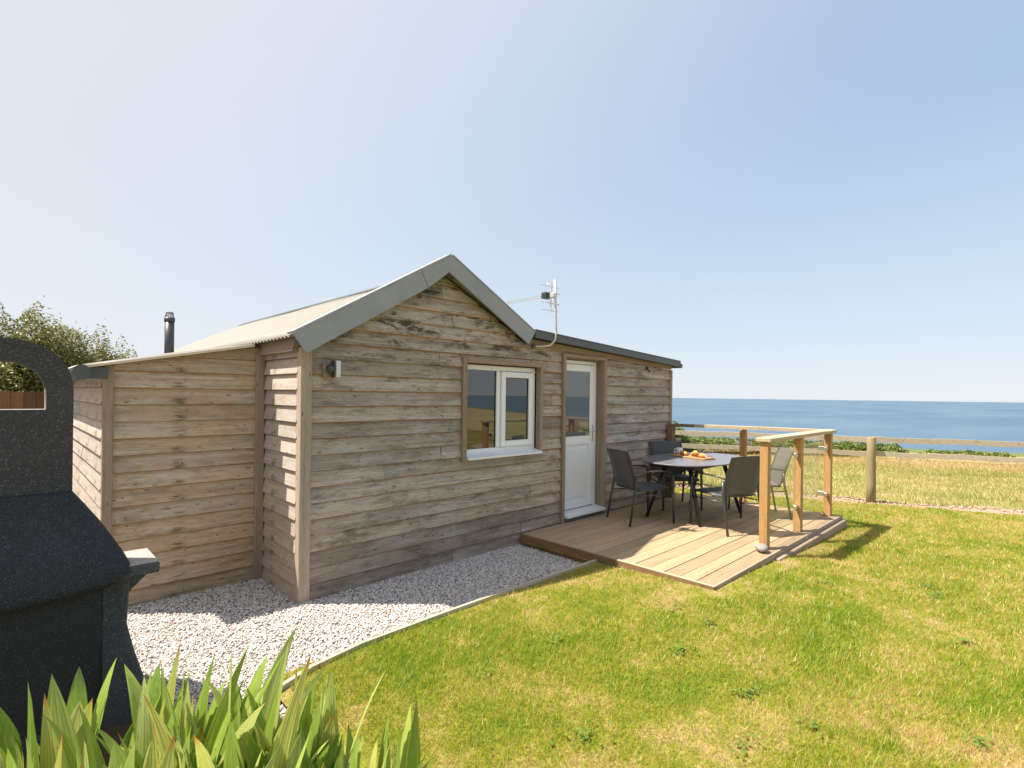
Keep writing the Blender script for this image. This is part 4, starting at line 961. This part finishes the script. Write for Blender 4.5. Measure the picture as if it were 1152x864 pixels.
# timber edging between gravel and lawn
mb = MB(); pts = [(1.05, 2.86), (1.3, 2.965), (1.65, 3.03), (2.3, 3.05), (2.9, 3.055), (3.5, 3.05), (4.145, 3.035)]
for (a, b) in zip(pts, pts[1:]):
    d = (Vector(b)-Vector(a)).normalized(); s_ = Vector((-d.y, d.x))*.013
    mb.prism([(a[0]-s_.x, a[1]-s_.y, -.03), (b[0]-s_.x, b[1]-s_.y, -.03), (b[0]+s_.x, b[1]+s_.y, -.03), (a[0]+s_.x, a[1]+s_.y, -.03)], (0, 0, .115), 0, .5)
o = mb.build('gravel_edging', M['edging']); tag(o, 'thin pale timber edging board between gravel and lawn', 'edging')

# ------------------------------------------------------------------ BARBECUE
bq = thing('garden_barbecue', 'black masonry garden barbecue with arched top and side slab', 'barbecue', (0, 3.5, 0), world=True)
cx = -.0
# arched top frame with window
mb = MB(); yF, yB = 3.39, 3.56; ho, hi = .256, .155; zb0 = 1.165
def archpts(hw, zs_, rise, n=18, e=2.25): return [(cx+hw*math.copysign(abs(math.cos(t))**(2/e), math.cos(t)), zs_+rise*abs(math.sin(t))**(2/e)) for t in [math.pi*i/n for i in range(n+1)]]
outer = [(cx+ho, zb0)] + archpts(ho, 1.66, .252) + [(cx-ho, zb0)]
inner = [(cx+hi, 1.572)] + archpts(hi, 1.64, .165) + [(cx-hi, 1.572)]
n = len(outer)
for y_, fl__ in ((yF, 1), (yB, 0)):
    for i in range(n-1):
        mb.face([(outer[i][0], y_, outer[i][1]), (outer[i+1][0], y_, outer[i+1][1]), (inner[i+1][0], y_, inner[i+1][1]), (inner[i][0], y_, inner[i][1])])
    mb.face([(outer[0][0], y_, outer[0][1]), (inner[0][0], y_, inner[0][1]), (inner[-1][0], y_, inner[-1][1]), (outer[-1][0], y_, outer[-1][1])])
for i in range(n-1):
    mb.face([(outer[i][0], yF, outer[i][1]), (outer[i+1][0], yF, outer[i+1][1]), (outer[i+1][0], yB, outer[i+1][1]), (outer[i][0], yB, outer[i][1])], sm=False)
    mb.face([(inner[i][0], yF, inner[i][1]), (inner[i+1][0], yF, inner[i+1][1]), (inner[i+1][0], yB, inner[i+1][1]), (inner[i][0], yB, inner[i][1])], 1 if inner[i+1][1] < 1.7 else 0)
mb.face([(inner[0][0], yF, inner[0][1]), (inner[-1][0], yF, inner[-1][1]), (inner[-1][0], yB, inner[-1][1]), (inner[0][0], yB, inner[0][1])], 1)
mb.build('arched_top', [M['arch'], M['slab']], bq)
mb = MB(); mb.box((cx-ho+.002, yF+.004, 1.568), (cx+ho-.002, yF+.012, 1.572)) ; 
# hood
def ring(hw, yf, yb, z, rc, n=7, sag=0.):
    pts = []
    for (sx, sy, a0) in ((1, -1, -90), (1, 1, 0), (-1, 1, 90), (-1, -1, 180)):
        ox = sx*(hw-rc); oy = (yf+rc) if sy < 0 else (yb-rc)
        for k in range(n):
            a = rad(a0+90*k/(n-1)); x = cx+ox+rc*math.cos(a); y = oy+rc*math.sin(a)
            pts.append((x, y, z-sag*(math.cos(min(1, abs(x-cx)/hw)*math.pi/2) if sy < 0 else 0)))
    # straight front subdivision for the sagging lip
    return pts
def loft(rings, mb, mi=0, sm=True, cap=True):
    n = len(rings[0]); vs_ = [p for r in rings for p in r]
    fs_ = [(i*n+k, i*n+(k+1) % n, (i+1)*n+(k+1) % n, (i+1)*n+k) for i in range(len(rings)-1) for k in range(n)]
    if cap: fs_ += [tuple(range(n))[::-1], tuple(range((len(rings)-1)*n, len(rings)*n))]
    mb.add(vs_, fs_, mi, 0, sm)
def ring2(hw, yf, yb, z, rc, sag=0., m=16):
    """rounded rect with a finely divided front edge"""
    pts = []; nn = 6
    for k in range(m+1): f = k/m; x = -(hw-rc)+2*(hw-rc)*f; pts.append((cx+x, yf, z-sag*math.cos(x/hw*math.pi/2)))
    for (sx, sy, a0) in ((1, -1, -90), (1, 1, 0), (-1, 1, 90), (-1, -1, 180)):
        ox = sx*(hw-rc); oy = (yf+rc) if sy < 0 else (yb-rc)
        for k in range(nn):
            if sy < 0 and ((sx > 0 and k == 0) or (sx < 0 and k == nn-1)): continue
            a = rad(a0+90*k/(nn-1)); x = cx+ox+rc*math.cos(a); s2 = sag*math.cos(min(1, abs(x-cx)/hw)*math.pi/2) if sy < 0 else 0; pts.append((x, oy+rc*math.sin(a), z-s2))
    return pts
mb = MB()
prof = [(1.164, .258, 3.375, .02, 0), (1.15, .262, 3.37, .03, 0), (1.05, .33, 3.31, .04, 0), (.95, .395, 3.25, .06, .0), (.87, .44, 3.19, .08, .01), (.81, .468, 3.15, .09, .025), (.77, .478, 3.13, .09, .04), (.745, .472, 3.135, .09, .048), (.742, .455, 3.16, .08, .048)]
loft([ring2(hw, yf, 3.62+.12*(hw-.258)/.2, z, rc, sg) for z, hw, yf, rc, sg in prof], mb)
mb.build('hood', M['hood'], bq)
mb = MB()
for sx in (-1, 1):
    px = [(.735, .45, .47), (.62, .452, .465), (.5, .453, .46), (.36, .455, .49), (.22, .455, .53), (.08, .455, .555), (-.02, .455, .56)]
    rr_ = []
    for z, _, ow in px:
        x0_, x1_ = .36, ow; yf, yb = 3.19-(ow-.46)*.3, 3.74; c_ = .03
        pts = [(x0_, yf), (x1_-c_, yf), (x1_-c_*.3, yf+c_*.3), (x1_, yf+c_), (x1_, yb), (x0_, yb)]
        rr_.append([(cx+sx*p[0], p[1], z) for p in pts])
    loft(rr_, mb, 0, False)
mb.box((cx-.36, 3.19, -.02), (cx+.36, 3.74, .10), 0); mb.box((cx-.36, 3.55, .10), (cx+.36, 3.74, .735)); 
mb.build('base', M['arch'], bq)
mb = MB(); mb.box((cx-.3595, 3.192, .102), (cx+.3595, 3.23, .735), 0, 0, .0); mb.build('hearth', M['hearth_black'], bq)  # flush near-black panel, darker than the base around it
for sx in (-1, 1):
    mb = MB(); a, b = sorted((cx+sx*.44, cx+sx*.592)); mb.box((a, 3.19, .735), (b, 3.50, .788), 1, 0, .006); mb.box((a+.004, 3.194, .7885), (b-.004, 3.496, .794), 0, 0, .002); mb.build('side_slab', [M['slab'], M['bbqbase']], bq)
    mb = MB(); mb.prism([(cx+sx*.462, 3.24, .733), (cx+sx*.555, 3.24, .733), (cx+sx*.475, 3.24, .655), (cx+sx*.462, 3.24, .63)], (0, .22, 0)); mb.build('corbel', M['bbqbase'], bq)

# ------------------------------------------------------------------ SWORD-LEAVED PLANTS
def sword_clump(label, x, y, leaves, seed, spread=.16, hmin=.5, hmax=.85, wmax=.05):
    g = random.Random(seed); V = []; F = []; R = []; VP = []; UP = []
    for _ in range(leaves):
        az = g.uniform(0, 2*math.pi); rr_ = spread*math.sqrt(g.random()); wmax_ = wmax*2.2; bx, by = x+math.cos(az)*rr_, y+math.sin(az)*rr_
        H_ = g.uniform(hmin, hmax); W = g.uniform(.5, 1.)*wmax_; lean = g.uniform(.02, .24) ; laz = az+g.uniform(-.9, .9); droop = g.uniform(0, .22)*(2.2 if g.random() < .12 else 1)
        face = g.uniform(0, math.pi); K = 13; rnd_ = g.random()
        d = Vector((math.cos(laz), math.sin(laz), 0)); tw = g.uniform(-.5, .5); base = len(V)
        for k in range(K+1):
            t = k/K; c = Vector((bx, by, .0)) + d*(lean*H_*t*(.4+.6*t)) + Vector((0, 0, H_*t*(1-droop*t*t)))+d*droop*H_*.5*t*t*t
            wd = W*(.3+.7*min(1, t*2.0))*(1 if t < .5 else max(.0, 1-((t-.5)/.5)**1.8))*.5
            s_ = Vector((math.cos(face+tw*t), math.sin(face+tw*t), 0)); nrm = s_.cross(Vector((0, 0, 1)))
            for j, q in enumerate((-1, -.62, -.3, 0, .3, .62, 1)):
                zz = (.0, .0045, .0, .006, .0, .0045, .0)[j]*min(1, wd/.012)
                V.append(c+s_*q*wd+nrm*(zz+abs(q)*wd*.22)); VP.append(t); UP.append(q)
            if k:
                a = base+(k-1)*7
                for j in range(6): F.append((a+j, a+j+1, a+j+8, a+j+7)); R.append(rnd_)
    V = np.array([tuple(v) for v in V]); V = V-np.array([x, y, 0.])
    o = fastmesh('sword_leaf_plant', V, F, M['sword'], R, smooth=False); o.location = (x, y, .02)
    at = o.data.attributes.new('vpos', 'FLOAT', 'POINT'); at.data.foreach_set('value', np.array(VP, dtype=np.float32))
    at2 = o.data.attributes.new('upos', 'FLOAT', 'POINT'); at2.data.foreach_set('value', np.array(UP, dtype=np.float32))
    tag(o, label, 'plant', 'sword leaved plants in the bed'); return o
def at(px, d): # ground point at depth d under picture column px
    u = (px-576)/586*d; return Fw.x*d+Rt.x*u, Fw.y*d+Rt.y*u
clumps = [('clump of pleated sword leaves in the bottom left corner', 15, 1.30, 26, .84, .05),
          ('tall sword leaves against the black barbecue base', 100, 1.55, 26, .90, .05),
          ('sword leaved clump in front of the gravel just right of barbecue', 185, 1.62, 34, .93, .046),
          ('sword leaved clump with the tallest tips over the gravel', 255, 1.66, 34, .93, .046),
          ('sword leaved clump beside the timber edging', 325, 1.70, 32, .86, .044),
          ('rightmost leaning sword leaves spreading over the lawn', 415, 1.66, 34, .64, .038),
          ('yellowing low sword leaves at the bottom edge', 150, 1.25, 34, .84, .048),
          ('pale sword leaves at the bottom edge under the tallest tips', 250, 1.32, 36, .82, .046),
          ('low sword leaves between the tallest clump and the lawn', 345, 1.38, 34, .78, .042),
          ('dim sword leaves in shade left of the barbecue foot', 50, 2.0, 12, .6, .05)]
for i, (lb, px, d, nl, hm, wm) in enumerate(clumps):
    x, y = at(px, d); sword_clump(lb, x, y, int(nl*1.35), 40+i, .16, hm*.58, hm*.95, wm)
# weeds in gravel
for o in bpy.data.objects:
    if '_w' in o.keys(): del o['_w']
